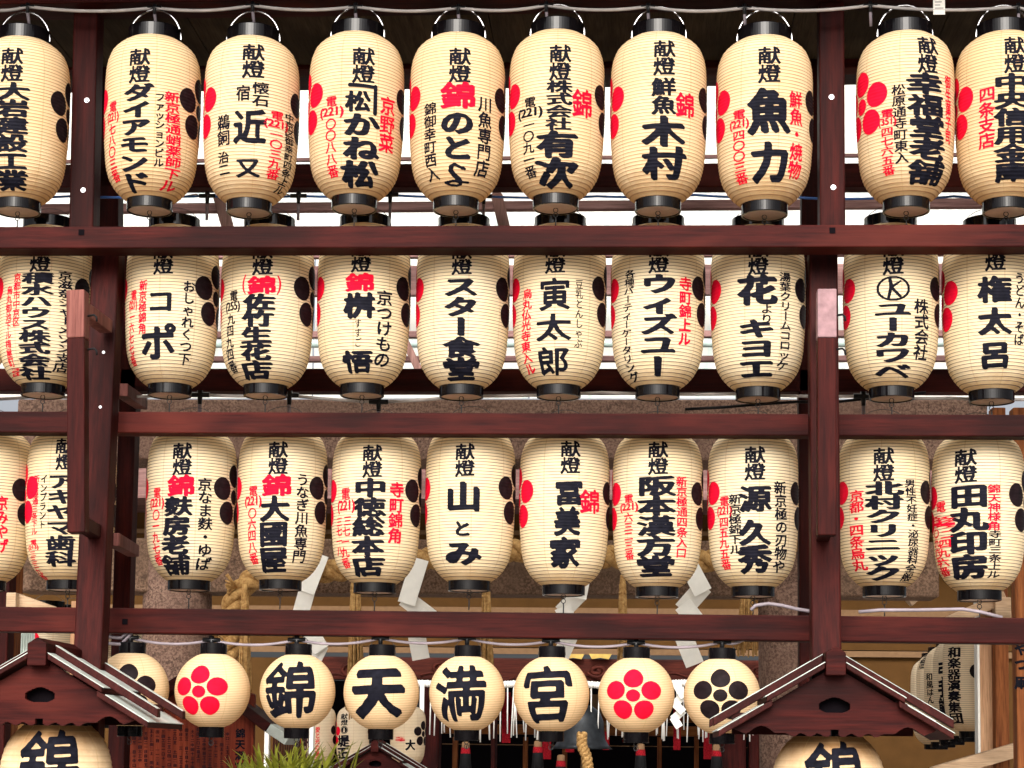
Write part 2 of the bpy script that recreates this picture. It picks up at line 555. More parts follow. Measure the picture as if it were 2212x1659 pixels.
def f_snake(X, Y):
    pts = [(.78, .70), (.62, .78), (.46, .88), (.36, .80), (.34, .62), (.44, .46), (.56, .34), (.64, .24)]
    r = disc(X, Y, .72, .735, .075)
    for i in range(len(pts) - 1):
        r = np.maximum(r, seg(X, Y, *pts[i], *pts[i + 1], .05 + .008 * i))
    loop = [(.98, .20), (.70, .20), (.40, .23), (.10, .17), (.30, .08), (.55, .06), (.72, .12), (.66, .24)]
    for i in range(len(loop) - 1):
        r = np.maximum(r, seg(X, Y, *loop[i], *loop[i + 1], .045))
    return r
def f_seal(X, Y):
    ring = np.minimum(disc(X, Y, .5, .5, .5), 1 - disc(X, Y, .5, .5, .43))
    return many(ring, np.minimum(disc(X, Y, .5, .5, .40), 1 - many(seg(X, Y, .5, .75, .5, .3, .05, .12), disc(X, Y, .5, .3, .1))))
FIELDS = {'CREST': f_crest, 'CORNER': f_corner, 'RINGK': f_ringk, 'SNAKE': f_snake, 'SEAL': f_seal}

class Ink:
    """collects glyph faces on a surface and makes one mesh"""
    def __init__(s): s.v = []; s.f = []; s.n = 0
    def put(s, pts, fa):
        s.v.append(pts); s.f.append((fa, s.n)); s.n += len(pts)
    def build(s, name, mat, parent):
        if not s.n: return None
        V = np.concatenate(s.v)
        tot = [len(f) for fa, _ in s.f for f in fa]
        idx = np.concatenate([np.concatenate([np.asarray(f) for f in fa]) + n0 for fa, n0 in s.f])
        me = bpy.data.meshes.new(name)
        me.vertices.add(len(V)); me.vertices.foreach_set('co', V.astype(np.float32).ravel())
        me.loops.add(len(idx)); me.loops.foreach_set('vertex_index', idx.astype(np.int32))
        me.polygons.add(len(tot))
        me.polygons.foreach_set('loop_start', np.concatenate([[0], np.cumsum(tot)[:-1]]).astype(np.int32))
        me.polygons.foreach_set('loop_total', np.asarray(tot, dtype=np.int32))
        me.update(calc_edges=True); me.validate()
        me.materials.append(mat)
        return link(name, me, parent, smooth=True)


# ------------------------------------------------------------------ paper lanterns
class Form:
    def __init__(s, R, L, prof, ribs, amp, top, bot):
        s.R, s.L, s.n, s.A = R, L, ribs, amp
        s.pitch = L / ribs
        t = np.linspace(0, 1, 401)
        r = np.interp(t, [p[0] for p in prof], [p[1] for p in prof])
        pad = np.concatenate([2 * r[0] - r[12:0:-1], r, 2 * r[-1] - r[-2:-14:-1]])
        ker = np.hanning(15); ker /= ker.sum()
        r = np.convolve(pad, ker, 'same')[12:-12]
        s._t, s._r = t, r * R
        s.rt, s.ht, s.rb, s.hb = top[0] * R, top[1] * R, bot[0] * R, bot[1] * R
        s.zs = np.linspace(0, L, ribs * 4 + 1)
        f = np.tile([0, .25, .5, .75], ribs); f = np.append(f, 0)
        s.rs = s.r(s.zs) - amp * 4 * f * (1 - f)
    def r(s, z): return np.interp(1 - np.asarray(z) / s.L, s._t, s._r)
    def rr(s, z): return np.interp(z, s.zs, s.rs)
    def shell(s):
        if not hasattr(s, '_me'):
            b = MB().lathe(list(zip(s.rs, s.zs)), 72)
            s._me = b.mesh('paper_body')
        return s._me

def hit(root, form, qx, qy):
    d = ray(qx, qy); o = CAM - root
    t0 = depth(root)
    t = np.linspace(t0 - form.R * 1.15, t0 + form.R * .2, 500)
    X, Y, Z = o.x + d.x * t, o.y + d.y * t, o.z + d.z * t
    g = np.hypot(X, Y) - form.r(np.clip(Z, 0, form.L))
    ok = np.nonzero(g <= 0)[0]
    i = ok[0] if len(ok) else int(np.argmin(g))
    return float(Z[i]), math.atan2(X[i], -Y[i])

BARREL = [(0, .55), (.03, .71), (.06, .82), (.085, .885), (.14, .955), (.195, .985), (.28, 1), (.5, 1), (.66, .98), (.767, .95), (.82, .92), (.875, .865), (.93, .755), (.973, .62), (1, .49)]
BALL = [(t, max(.33, math.sqrt(max(0, 1 - ((t - .5) / .53) ** 2)))) for t in np.linspace(0, 1, 41)]

REDS = ('r',)
def write(ink, form, root, spec, off=.0010):
    crop, colr, wt, text, x0, y0, x1, y1, w_ = spec[:9]
    wtok = spec[9] if len(spec) > 9 else None
    toks = text.split(' ') if ' ' in text else list(text)
    if text in FIELDS: toks = [text]
    za, ta = hit(root, form, *q(crop, x0, y0))
    zb, tb = hit(root, form, *q(crop, x1, y1))
    m = mpp(root) * qs(crop) * (1 - form.R / depth(root))
    n = len(toks)
    h = (za - zb) / n
    for i, tk in enumerate(toks):
        zc = za - h * (i + .5)
        th = ta + (tb - ta) * (i + .5) / n
        cosf = max(.55, math.cos(th))
        wide = (wtok if (wtok and len(tk) > 1) else w_) * m / cosf
        res = 128 if h > .10 else (64 if h > .036 or tk in FIELDS else 32)
        V, FA = glyph(tk, wt, res)
        field = tk in FIELDS
        k = 1.0 if (field or len(tk) > 1) else 1.06
        u = (V[:, 0] - .5) * k; v = (V[:, 1] - .5) * k
        if not field and len(tk) == 1: v = v + .05 * u
        z = np.clip(zc + v * h, .001, form.L - .001)
        rad = form.rr(z)
        a = th + u * wide / float(form.r(zc))
        rad = rad + off
        ink.put(np.stack([rad * np.sin(a), -rad * np.cos(a), z], 1), FA)

def crest(form, th, zc, size, mat, parent, off=.0012, res=128, wide=1.0):
    ink = Ink()
    V, FA = glyph('CREST', 'B', res)
    z = np.clip(zc + (V[:, 1] - .5) * size, .001, form.L - .001)
    a = th + (V[:, 0] - .5) * size * wide / float(form.r(zc))
    rad = form.rr(z) + off
    ink.put(np.stack([rad * np.sin(a), -rad * np.cos(a), z], 1), FA)
    return ink.build('plum_crest', mat, parent)

def arc_strip(w0, z0, rise, width, thick, n=25):
    """flat metal handle: half-ellipse in x,z with a rectangular section"""
    b = MB(); vs = []; fs = []
    for i in range(n):
        a = math.pi * i / (n - 1)
        ca, sa = math.cos(a), math.sin(a)
        for (dr, dy) in ((0, -1), (1, -1), (1, 1), (0, 1)):
            vs.append(((w0 + dr * thick) * ca, dy * width / 2, z0 + (rise + dr * thick) * sa))
    for i in range(n - 1):
        for k in range(4):
            l = (k + 1) % 4
            fs.append((i * 4 + k, (i + 1) * 4 + k, (i + 1) * 4 + l, i * 4 + l))
    fs += [(0, 1, 2, 3), tuple((n - 1) * 4 + k for k in (3, 2, 1, 0))]
    return b.add(vs, fs)

def ring_tube(c, r, t, axis='y', n=20):
    pts = []
    for i in range(n):
        a = 2 * math.pi * i / n
        if axis == 'y': pts.append((c[0] + r * math.cos(a), c[1], c[2] + r * math.sin(a)))
        else: pts.append((c[0], c[1] + r * math.cos(a), c[2] + r * math.sin(a)))
    return pts

_parts = {}
def shared(key, fn, name, mat, parent, smooth=False, bevel=0):
    if key not in _parts:
        me = fn().mesh(name); me.materials.append(mat); _parts[key] = me
    return link(name, _parts[key], parent, smooth, bevel)

def cap_mesh(r, z0, z1, inner=.006, plate=False):
    b = MB()
    b.lathe([(r, z0), (r + .0012, z0 + .002), (r + .0012, z1 - .002), (r, z1), (r - inner, z1), (r - inner, z0), (r, z0)], 64)
    return b

def paper_lantern(form, root, label, group, paper, rho=0.0, texts=(), roll=0.0, handle=True, hook=.06, crests=True, name='paper_lantern', plate=True, crest_z=.545, front_crest=None, off=.0010, yaw=0.0, cat='lantern'):
    e = empty(name, root, label, cat, group)
    e.rotation_euler = (0, R_(roll), R_(yaw))
    body = link('paper_body', form.shell(), e, True)
    if not form.shell().materials: form.shell().materials.append(paper)
    L = form.L
    key = id(form)
    o = shared((key, 'tc'), lambda: cap_mesh(form.rt, L - .006, L + form.ht).lathe([(form.rt - .005, L + form.ht * .55), (.0001, L + form.ht * .55)], 48), 'top_cap', M['lacquer'], e, False)
    o = shared((key, 'bc'), lambda: cap_mesh(form.rb, -form.hb, .006), 'bottom_cap', M['lacquer'], e, False)
    if plate:
        shared((key, 'bp'), lambda: MB().lathe([(form.rb - .004, -form.hb + .004), (.0001, -form.hb + .004)], 48).lathe([(form.rb - .004, -form.hb + .012), (.0001, -form.hb + .012)], 48), 'base_plate', M['plate'], e)
    if handle:
        shared((key, 'hd', handle), lambda: arc_strip(form.rt * 1.015, L + form.ht * .2, form.ht * .8 + form.R * (.44 if handle is True else handle), .009 if handle is True else .003, .0028 if handle is True else .002), 'handle', M['steel'] if handle is True else M['steel_dark'], e)
    if hook:
        def hk():
            b = MB()
            z = -form.hb
            b.tube(ring_tube((0, 0, z - .004), .0085, .0016), .0016, 6, True)
            b.tube(ring_tube((0, 0, z - .022), .0085, .0016), .0016, 6, True)
            b.tube([(0, 0, z - .030), (0.001, 0, z - hook * .6), (0, 0, z - hook)], .0024, 6)
            return b
        shared((key, 'hk', hook), hk, 'hook', M['steel_dark'], e, True)
    ik, ir = Ink(), Ink()
    for sp in texts:
        write(ir if sp[1] == 'r' else ik, form, root, sp, off)
    ik.build('lettering', M['ink'], e)
    ir.build('red_lettering', M['red'], e)
    if crests:
        size = form.R * 1.42
        rho += math.degrees(math.atan2(CAM.x - root.x, root.y - CAM.y))
        crest(form, R_(90 + rho), L * crest_z, size, M['crest_black'], e)
        crest(form, R_(-90 + rho), L * crest_z, size, M['red'], e)
    return e

Rm = 103.7 * depth(P(1106, 270, 0.0)) / FQ
FORM1 = Form(Rm, Rm * 3.44, BARREL, 50, Rm * .0085, (.55, .27), (.47, .215))
FORM2 = Form(Rm, Rm * 3.44, BARREL, 50, Rm * .0060, (.545, .235), (.465, .21))
FORM3 = None
P1 = paper_material('top row lantern paper', FORM1.pitch, (.86, .72, .49), (.83, .57, .28), (.34, .18, .09), .8, .18, stain_z=.10)
P2 = paper_material('lower row lantern paper', FORM2.pitch, (.88, .77, .56), (.85, .64, .35), (.13, .085, .075), .95, .13, stain_z=.06)
Y1 = 0.0
Y2 = .25
Y3 = .41
R3 = 97.4 * depth(P(1106, 1100, Y3)) / FQ
FORM3 = Form(R3, R3 * 3.44, BARREL, 50, R3 * .0060, (.545, .235), (.465, .21))
P3 = paper_material('third row lantern paper', FORM3.pitch, (.88, .77, .56), (.85, .64, .35), (.13, .085, .075), .95, .13, stain_z=.06)

def phone(crop, col, toks, x0, y0, x1, y1, w_, wt): return (crop, col, 'S', toks, x0, y0, x1, y1, w_, wt)

ROW1 = [
 (38.8, 438, -14, 'top row lantern cut by the left edge, six bold black characters', [
  ('A1', 'k', 'M', '献燈', 85, 318, 78, 545, 145), ('A1', 'k', 'B', '大岩建設工業', 92, 550, 85, 1275, 205)]),
 (323.7, 435.8, -17, 'top row lantern beside the left post with seven bold katakana and large black petals', [
  ('A1', 'k', 'M', '献燈', 937, 322, 930, 552, 143), ('A1', 'k', 'B', 'ダイアモンド', 930, 558, 925, 1292, 205),
  ('A1', 'k', 'S', 'ファッションビル', 1070, 618, 1058, 1118, 62), ('A1', 'r', 'S', '新京極通蛸薬師下ル', 1150, 612, 1108, 1285, 85),
  phone('A1', 'r', '電 (221) 七 八 〇 三 番', 757, 675, 790, 1218, 60, 95)]),
 (538.4, 439.7, 3, 'top row lantern with thin brush characters and wide blank paper between them', [
  ('A2', 'k', 'M', '献燈', 140, 293, 138, 522, 145), ('A2', 'k', 'S', '宿', 70, 568, 70, 672, 95), ('A2', 'k', 'S', '懐石', 190, 548, 188, 712, 105),
  ('A2', 'k', 'M', '近', 115, 732, 112, 960, 215), ('A2', 'k', 'M', '又', 102, 1055, 100, 1185, 165),
  phone('A2', 'r', '電 (221) 一 〇 三 九 番', 300, 740, 258, 1200, 72, 135), ('A2', 'k', 'S', '中京区御幸町四条上ル', 382, 762, 290, 1300, 55),
  ('A2', 'k', 'S', '鵜飼', -62, 765, -62, 975, 92), ('A2', 'k', 'S', '治二', -62, 1012, -52, 1175, 80)]),
 (765.7, 431.6, 6, 'top row lantern with a black right-angled roof mark around its first big character', [
  ('A2', 'k', 'M', '献燈', 877, 316, 874, 554, 145), ('A2', 'k', 'B', 'CORNER', 872, 555, 872, 758, 190), ('A2', 'k', 'H', '松', 838, 605, 838, 745, 165),
  ('A2', 'k', 'B', 'かね松', 862, 752, 842, 1255, 235), ('A2', 'r', 'S', '京野菜', 1040, 648, 1026, 1022, 85),
  phone('A2', 'r', '電 (221) 〇 〇 八 八 番', 660, 640, 680, 1188, 76, 165)]),
 (985.2, 435, 0, 'top row lantern whose lowest letter is drawn like a black snake', [
  ('A2', 'k', 'M', '献燈', 1520, 318, 1517, 552, 145), ('A2', 'r', 'B', '錦', 1508, 548, 1508, 724, 230), ('A2', 'k', 'B', 'のと', 1500, 735, 1500, 1070, 225),
  ('A2', 'k', 'B', 'SNAKE', 1490, 1078, 1490, 1252, 200), ('A2', 'k', 'S', '錦御幸町西入', 1320, 685, 1350, 1212, 85), ('A2', 'k', 'S', '川魚専門店', 1690, 645, 1652, 1185, 85)]),
 (1200.6, 430, 1, 'top row lantern with a black phone number left of two huge black characters', [
  ('A3', 'k', 'M', '献燈', 636, 298, 632, 537, 145), ('A3', 'k', 'H', '株式会社', 630, 535, 622, 868, 170), ('A3', 'k', 'B', '有次', 615, 872, 608, 1258, 275),
  ('A3', 'r', 'M', '錦', 785, 598, 785, 788, 130), phone('A3', 'k', '電 (221) 一 〇 九 一 番', 432, 645, 448, 1192, 76, 165)]),
 (1421.4, 436.5, 5, 'top row lantern with just one small red character right of four large black ones', [
  ('A3', 'k', 'M', '献燈', 1330, 268, 1328, 502, 145), ('A3', 'k', 'H', '鮮魚', 1326, 518, 1326, 762, 162), ('A3', 'k', 'B', '木村', 1325, 775, 1325, 1198, 285), ('A3', 'r', 'M', '錦', 1472, 620, 1472, 788, 125)]),
 (1651.3, 444.6, 6, 'top row lantern left of the right post with two huge widely spaced black characters', [
  ('A4', 'k', 'M', '献燈', 475, 310, 477, 552, 150), ('A4', 'k', 'B', '魚', 475, 588, 475, 888, 285), ('A4', 'k', 'B', '力', 478, 948, 478, 1215, 255),
  phone('A4', 'r', '電 (221) 四 〇 〇 三 番', 272, 730, 300, 1232, 78, 120), ('A4', 'r', 'S', '鮮魚・焼物', 652, 610, 632, 1198, 88)]),
 (1957.2, 436.5, 29, 'top row lantern right of the right post showing most of its red plum crest', [
  ('A4', 'k', 'M', '献燈', 1525, 246, 1535, 488, 137), ('A4', 'k', 'B', '幸福堂老舗', 1515, 485, 1512, 1235, 245), ('A4', 'k', 'S', '松原通寺町東入', 1336, 562, 1362, 1092, 88),
  phone('A4', 'r', '電 (351) 四 七 六 五 番', 1262, 725, 1278, 1172, 76, 108), ('A4', 'r', 'S', '御生菓子司', 1668, 505, 1668, 962, 45)]),
 (2172.8, 438, 12, 'top row lantern cut by the right edge with a red four-character column', [
  ('A4', 'k', 'M', '献燈', 2110, 244, 2115, 486, 137), ('A4', 'k', 'B', '中央信用金庫', 2095, 488, 2090, 1215, 225), ('A4', 'r', 'S', '四条支店', 1930, 578, 1926, 992, 98)]),
]
ROW2 = [
 (-93, 835, 0, 'middle row lantern of which only a sliver shows at the left edge', []),
 (93.2, 835, -14, 'middle row lantern left of the left post, crowded with nine bold characters', [
  ('B1', 'k', 'M', '献燈', 322, 108, 322, 355, 162), ('B1', 'k', 'B', '積水ハウス株式会社', 305, 358, 292, 1222, 250), ('B1', 'k', 'S', '京滋奈シャーメゾン支店', 525, 350, 478, 1162, 95),
  ('B1', 'r', 'S', '京都市中京区', 142, 365, 128, 792, 65), ('B1', 'r', 'S', '烏丸御池下ル梅屋町', 80, 470, 105, 1120, 58), ('B1', 'r', 'S', '358', 128, 1130, 128, 1195, 75)]),
 (366.8, 835, -22, 'middle row lantern with two thin widely spaced katakana right of the left post', [
  ('B1', 'k', 'M', '献燈', 1310, 128, 1310, 374, 160), ('B1', 'k', 'M', 'コ', 1285, 490, 1285, 685, 225), ('B1', 'k', 'M', 'ポ', 1265, 775, 1265, 1065, 300),
  ('B1', 'k', 'S', 'おしゃれくつ下', 1520, 425, 1468, 1105, 85), ('B1', 'r', 'S', '新京極錦角', 1152, 420, 1140, 852, 72), phone('B1', 'r', '電 (221) 一 六 七 七 番', 1078, 500, 1086, 1115, 55, 80)]),
 (573.6, 836, -17, 'middle row lantern with a red character inside round brackets', [
  ('B2', 'k', 'M', '献燈', 240, 122, 240, 380, 165), ('B2', 'r', 'B', '錦', 232, 388, 232, 532, 225), ('B2', 'r', 'M', '(', 92, 390, 92, 530, 28), ('B2', 'r', 'M', ')', 372, 390, 372, 530, 28),
  ('B2', 'k', 'B', '佐竹生花店', 215, 530, 200, 1218, 250), phone('B2', 'k', '電 (255) 九 四 九 四 番', 14, 500, 24, 1168, 72, 130)]),
 (782.4, 835, -7, 'middle row lantern with tiny thin hiragana between two chunky black characters', [
  ('B2', 'k', 'M', '献燈', 1030, 108, 1030, 358, 160), ('B2', 'r', 'B', '錦', 1020, 364, 1020, 512, 228), ('B2', 'k', 'B', '桝', 1015, 522, 1015, 725, 245), ('B2', 'k', 'T', 'すすご', 1005, 730, 1005, 960, 55),
  ('B2', 'k', 'B', '悟', 1002, 985, 1002, 1165, 235), ('B2', 'k', 'S', '京つけもの', 1220, 505, 1182, 1125, 118)]),
 (997, 837.7, -6, 'middle row lantern with one plain column of black writing and nothing beside it', [
  ('B2', 'k', 'M', '献燈', 1838, 128, 1838, 378, 162), ('B2', 'k', 'B', 'スター食堂', 1830, 392, 1832, 1228, 285)]),
 (1206.8, 837.7, -7, 'middle row lantern with three tall thin-stroked black characters', [
  ('B3', 'k', 'M', '献燈', 720, 114, 720, 366, 162), ('B3', 'k', 'S', '寅', 715, 405, 715, 660, 255), ('B3', 'k', 'S', '太', 703, 688, 703, 905, 285), ('B3', 'k', 'S', '郎', 705, 955, 705, 1192, 265),
  ('B3', 'k', 'T', '豆乳とんしゃぶ', 912, 415, 903, 968, 62), ('B3', 'r', 'S', '烏丸仏光寺東入ル', 500, 490, 540, 1180, 78)]),
 (1420.4, 839, -5, 'middle row lantern with long slim katakana column at left and red writing at right', [
  ('B3', 'k', 'M', '献燈', 1550, 108, 1550, 364, 162), ('B3', 'k', 'B', 'ウィズユー', 1558, 370, 1540, 1205, 290), ('B3', 'k', 'S', '各種パーティーケータリング', 1322, 338, 1378, 1238, 78), ('B3', 'r', 'M', '寺町錦上ル', 1766, 398, 1755, 948, 98)]),
 (1637.3, 843, 0, 'middle row lantern left of the right post with a slim katakana column at right', [
  ('B4', 'k', 'M', '献燈', 408, 84, 408, 323, 137), ('B4', 'k', 'B', '花', 400, 322, 400, 522, 268), ('B4', 'k', 'S', 'より', 468, 518, 464, 652, 82), ('B4', 'k', 'B', 'キヨエ', 395, 620, 398, 1030, 245), ('B4', 'k', 'S', '湯葉クリームコロッケ', 590, 303, 560, 972, 78)]),
 (1925.8, 841.6, 3, 'middle row lantern with a black ring emblem above its writing', [
  ('B4', 'k', 'M', '献燈', 1325, 78, 1325, 320, 140), ('B4', 'k', 'B', 'RINGK', 1325, 328, 1325, 497, 230), ('B4', 'k', 'B', 'ユーカワベ', 1322, 502, 1318, 1035, 248), ('B4', 'k', 'S', '株式会社', 1516, 483, 1506, 902, 104)]),
 (2141.6, 848, 9, 'middle row lantern at the right edge with three fat rounded black characters', [
  ('B4', 'k', 'M', '献燈', 2018, 66, 2018, 292, 137), ('B4', 'k', 'B', '権', 2015, 328, 2015, 508, 222), ('B4', 'k', 'B', '太', 2015, 543, 2015, 722, 215), ('B4', 'k', 'B', '呂', 2015, 772, 2015, 955, 210), ('B4', 'k', 'S', 'うどん・そば', 2182, 303, 2176, 802, 70)]),
]
ROW3 = [
 (-33, 1256, -19, 'third row lantern cut by the left edge, black crest and red hiragana', [('C1', 'r', 'M', '京みやげ', 15, 620, 8, 1050, 75)]),
 (147, 1256, 4, 'third row lantern half hidden behind the left banner bracket', [
  ('C1', 'k', 'M', '献燈', 492, 183, 490, 424, 135), ('C1', 'k', 'H', 'アキヤマ歯科', 472, 452, 460, 1155, 225), ('C1', 'k', 'S', 'インプラント', 335, 458, 318, 870, 60),
  ('C1', 'r', 'S', '新京極通三条下ル', 278, 463, 258, 915, 55), phone('C1', 'r', '電 (213) 三 三 三 九 番', 256, 948, 352, 1258, 60, 100)]),
 (408.6, 1256, -21, 'third row lantern right of the left post with a whole black crest', [
  ('C1', 'k', 'M', '献燈', 1378, 218, 1374, 464, 147), ('C1', 'r', 'B', '錦', 1365, 463, 1365, 622, 205), ('C1', 'k', 'B', '麩房老舗', 1352, 624, 1342, 1218, 215), ('C1', 'k', 'S', '京なま麩・ゆば', 1547, 483, 1520, 1185, 97), phone('C1', 'r', '電 (221) 〇 一 九 七 番', 1188, 555, 1212, 1147, 65, 125)]),
 (605.8, 1255, -14, 'third row lantern above the knotted rope end', [
  ('C2', 'k', 'M', '献燈', 345, 208, 342, 458, 147), ('C2', 'r', 'B', '錦', 332, 458, 332, 622, 220), ('C2', 'k', 'B', '大國屋', 320, 620, 312, 1200, 220), ('C2', 'k', 'S', 'うなぎ川魚専門', 530, 450, 490, 1128, 88), phone('C2', 'r', '電 (221) 〇 六 四 八 番', 156, 540, 174, 1138, 72, 140)]),
 (809.5, 1261.6, -11, 'third row lantern with two red number columns at left and five bold black characters', [
  ('C2', 'k', 'M', '献燈', 1056, 233, 1053, 482, 148), ('C2', 'k', 'B', '中徳総本店', 1042, 485, 1026, 1228, 245), ('C2', 'r', 'M', '寺町錦角', 1242, 518, 1222, 978, 98), phone('C2', 'r', '電 (221)', 852, 555, 850, 752, 72, 140),
  ('C2', 'r', 'S', '三七一九番', 872, 768, 868, 1168, 66), ('C2', 'r', 'S', '三七一八', 806, 780, 812, 1072, 52)]),
 (1013.5, 1256.7, -12, 'third row lantern with only three large airy black characters', [
  ('C2', 'k', 'M', '献燈', 1755, 223, 1752, 474, 147), ('C2', 'k', 'B', '山', 1740, 512, 1740, 738, 270), ('C2', 'k', 'B', 'と', 1732, 805, 1732, 928, 140), ('C2', 'k', 'B', 'み', 1735, 960, 1735, 1145, 290)]),
 (1217.3, 1265.9, 7, 'third row lantern with cursive black characters and a red one at upper right', [
  ('C3', 'k', 'M', '献燈', 793, 203, 792, 453, 147), ('C3', 'k', 'B', '冨', 785, 505, 780, 690, 215), ('C3', 'k', 'B', '美', 770, 706, 768, 918, 195), ('C3', 'k', 'B', '家', 750, 932, 750, 1165, 232), ('C3', 'r', 'M', '錦', 945, 573, 945, 755, 145)]),
 (1419.6, 1270, -3, 'third row lantern with five wide bold black characters and a red column each side', [
  ('C3', 'k', 'M', '献燈', 1455, 208, 1455, 460, 150), ('C3', 'k', 'B', '阪本漢方堂', 1446, 468, 1436, 1230, 288), ('C3', 'r', 'S', '新京極通四条入口', 1632, 473, 1626, 1088, 82), phone('C3', 'r', '電 (221) 六 三 二 三 番', 1232, 605, 1242, 1102, 66, 132)]),
 (1626.4, 1269.3, 4, 'third row lantern left of the right post with slim black columns at both sides', [
  ('C4', 'k', 'M', '献燈', 386, 220, 386, 452, 140), ('C4', 'k', 'B', '源', 388, 486, 388, 665, 215), ('C4', 'k', 'B', '久', 386, 720, 386, 890, 212), ('C4', 'k', 'B', '秀', 385, 890, 385, 1082, 222), ('C4', 'k', 'S', '新京極の刃物や', 556, 458, 532, 1085, 85), ('C4', 'k', 'S', '新京極錦下ル', 250, 545, 256, 955, 82), phone('C4', 'r', '電 (221) 四 五 九 五 番', 178, 558, 200, 1060, 60, 92)]),
 (1910.2, 1268.7, 1, 'third row lantern right of the right post with a long twelve-character black column', [
  ('C4', 'k', 'M', '献燈', 1260, 228, 1260, 458, 140), ('C4', 'k', 'B', '北村クリニック', 1265, 458, 1255, 1135, 248), ('C4', 'k', 'S', '男性不妊症・泌尿器科全般', 1436, 443, 1400, 1140, 76), ('C4', 'r', 'S', '京都・四条烏丸', 1075, 518, 1105, 1068, 88)]),
 (2115.5, 1277.3, -10, 'third row lantern farthest right with a red and black column under each other', [
  ('C4', 'k', 'M', '献燈', 1815, 238, 1817, 470, 140), ('C4', 'k', 'B', '田丸印房', 1836, 478, 1845, 1120, 240), ('C4', 'r', 'S', '錦天神様角', 2010, 478, 2010, 792, 88), ('C4', 'k', 'S', '寺町三条上ル', 2014, 790, 2000, 1118, 88),
  ('C4', 'r', 'S', '電', 1645, 593, 1645, 672, 58), ('C4', 'r', 'S', '(231) (221)', 1628, 695, 1628, 775, 60, 62), ('C4', 'r', 'S', '二四九六番', 1690, 785, 1685, 1106, 70), ('C4', 'r', 'S', '〇九六五', 1615, 785, 1642, 1032, 46)]),
]
# two bracketed numbers stand side by side
ROW3[-1][4][5] = ('C4', 'r', 'S', '(231)', 1622, 695, 1622, 775, 62, 62)
ROW3[-1][4].insert(6, ('C4', 'r', 'S', '(221)', 1690, 695, 1690, 775, 75, 75))
ROW_OF = {}
for row, Yr, form, pap, grp in ((ROW1, Y1, FORM1, P1, 'top row of paper lanterns'), (ROW2, Y2, FORM2, P2, 'middle row of paper lanterns'), (ROW3, Y3, FORM3, P3, 'third row of paper lanterns')):
    for (bx, by, rho, lab, tx) in row:
        root = P(bx, by, Yr)
        o = paper_lantern(form, root, lab, grp, pap, rho, tx, handle=(row is ROW1) or .25, hook=.075 if row is not ROW1 else .07)
        ROW_OF.setdefault(grp, []).append(o)

# round lanterns under the lowest beam
Y4 = .32
Rb = 82.3 * depth(P(1106, 1500, Y4)) / FQ
FORM4 = Form(Rb, Rb * 1.93, BALL, 44, Rb * .007, (.345, .285), (.325, .275))
P4 = paper_material('round lantern paper', FORM4.pitch, (.84, .65, .41), (.80, .57, .32), (.45, .29, .15), .8, .22, stain=(.70, .50, .28), stain_z=.02, trans=.35)
BALLS = [
 (281, 'BLACK', 'round lantern mostly hidden behind the left gabled canopy, black petals peeking out'),
 (457, 'RED', 'leftmost fully visible round lantern with a red plum crest beside the left canopy'),
 (641, '錦', 'round lantern with one dense many-stroked black character, third from left'),
 (822.5, '天', 'round lantern with one open four-stroke black character above the small roof'),
 (1008, '満', 'round lantern with a black character having three dots of water at left'),
 (1190.5, '宮', 'round lantern with a black character of two stacked boxes under a roof'),
 (1374, 'RED', 'round lantern with red plum crest next to the black crest one on its right'),
 (1559.5, 'BLACK', 'round lantern with a black plum crest partly behind the right canopy'),
]
BALL_ROOT = []
CHARS4 = {'錦': ('D2', 'k', 'M', '錦', 500, 575, 500, 1060, 500), '天': ('D2', 'k', 'B', '天', 1245, 610, 1245, 1050, 490), '満': ('D2', 'k', 'M', '満', 1957, 605, 1957, 1085, 480), '宮': ('D3', 'k', 'M', '宮', 708, 610, 708, 1095, 490)}
for i, (bx, what, lab) in enumerate(BALLS):
    by = 1284.9 + (1140 + 45 * (bx - 641) / 920.0) / 3.96
    root = P(bx, by, Y4)
    BALL_ROOT.append(root)
    o = paper_lantern(FORM4, root, lab, 'round lanterns under the lowest beam', P4, 0, [CHARS4[what]] if what in CHARS4 else [], handle=.22, hook=.03, crests=False, name='round_lantern', off=.0009)
    if what in ('RED', 'BLACK'):
        cx = {0: (1090, 812, 'D1'), 1: (1697, 827, 'D1'), 6: (1433, 862, 'D3')}.get(i)
        if cx: z, th = hit(root, FORM4, *q(cx[2], cx[0], cx[1]))
        else: z, th = hit(root, FORM4, *q('D4', 86, 392))
        crest(FORM4, th, z, Rb * 1.34, M['red'] if what == 'RED' else M['crest_black'], o, off=.0009, wide=1.17)
#SECTION3
# ------------------------------------------------------------------ timber lantern rack
def thing(mb, name, mat, label, cat, group=None, bevel=0.0, smooth=False, base=None):
    """one mesh that is one thing, its origin at the middle of its foot"""
    xs = [v[0] for v in mb.v]; ys = [v[1] for v in mb.v]; zs = [v[2] for v in mb.v]
    off = base or ((min(xs) + max(xs)) / 2, (min(ys) + max(ys)) / 2, min(zs))
    me = mb.mesh(name, off); me.materials.append(mat)
    o = link(name, me, None, smooth, bevel)
    o.location = off
    return tag(o, label, cat, group)

def part(mb, name, mat, parent, bevel=0.0, smooth=False):
    return mb.build(name, mat, parent, smooth, bevel)

def dup(o, parent=None):
    c = o.copy(); COL.objects.link(c)
    if parent is not None: c.parent = parent
    for ch in [x for x in bpy.data.objects if x.parent == o]:
        dup(ch, c)
    return c

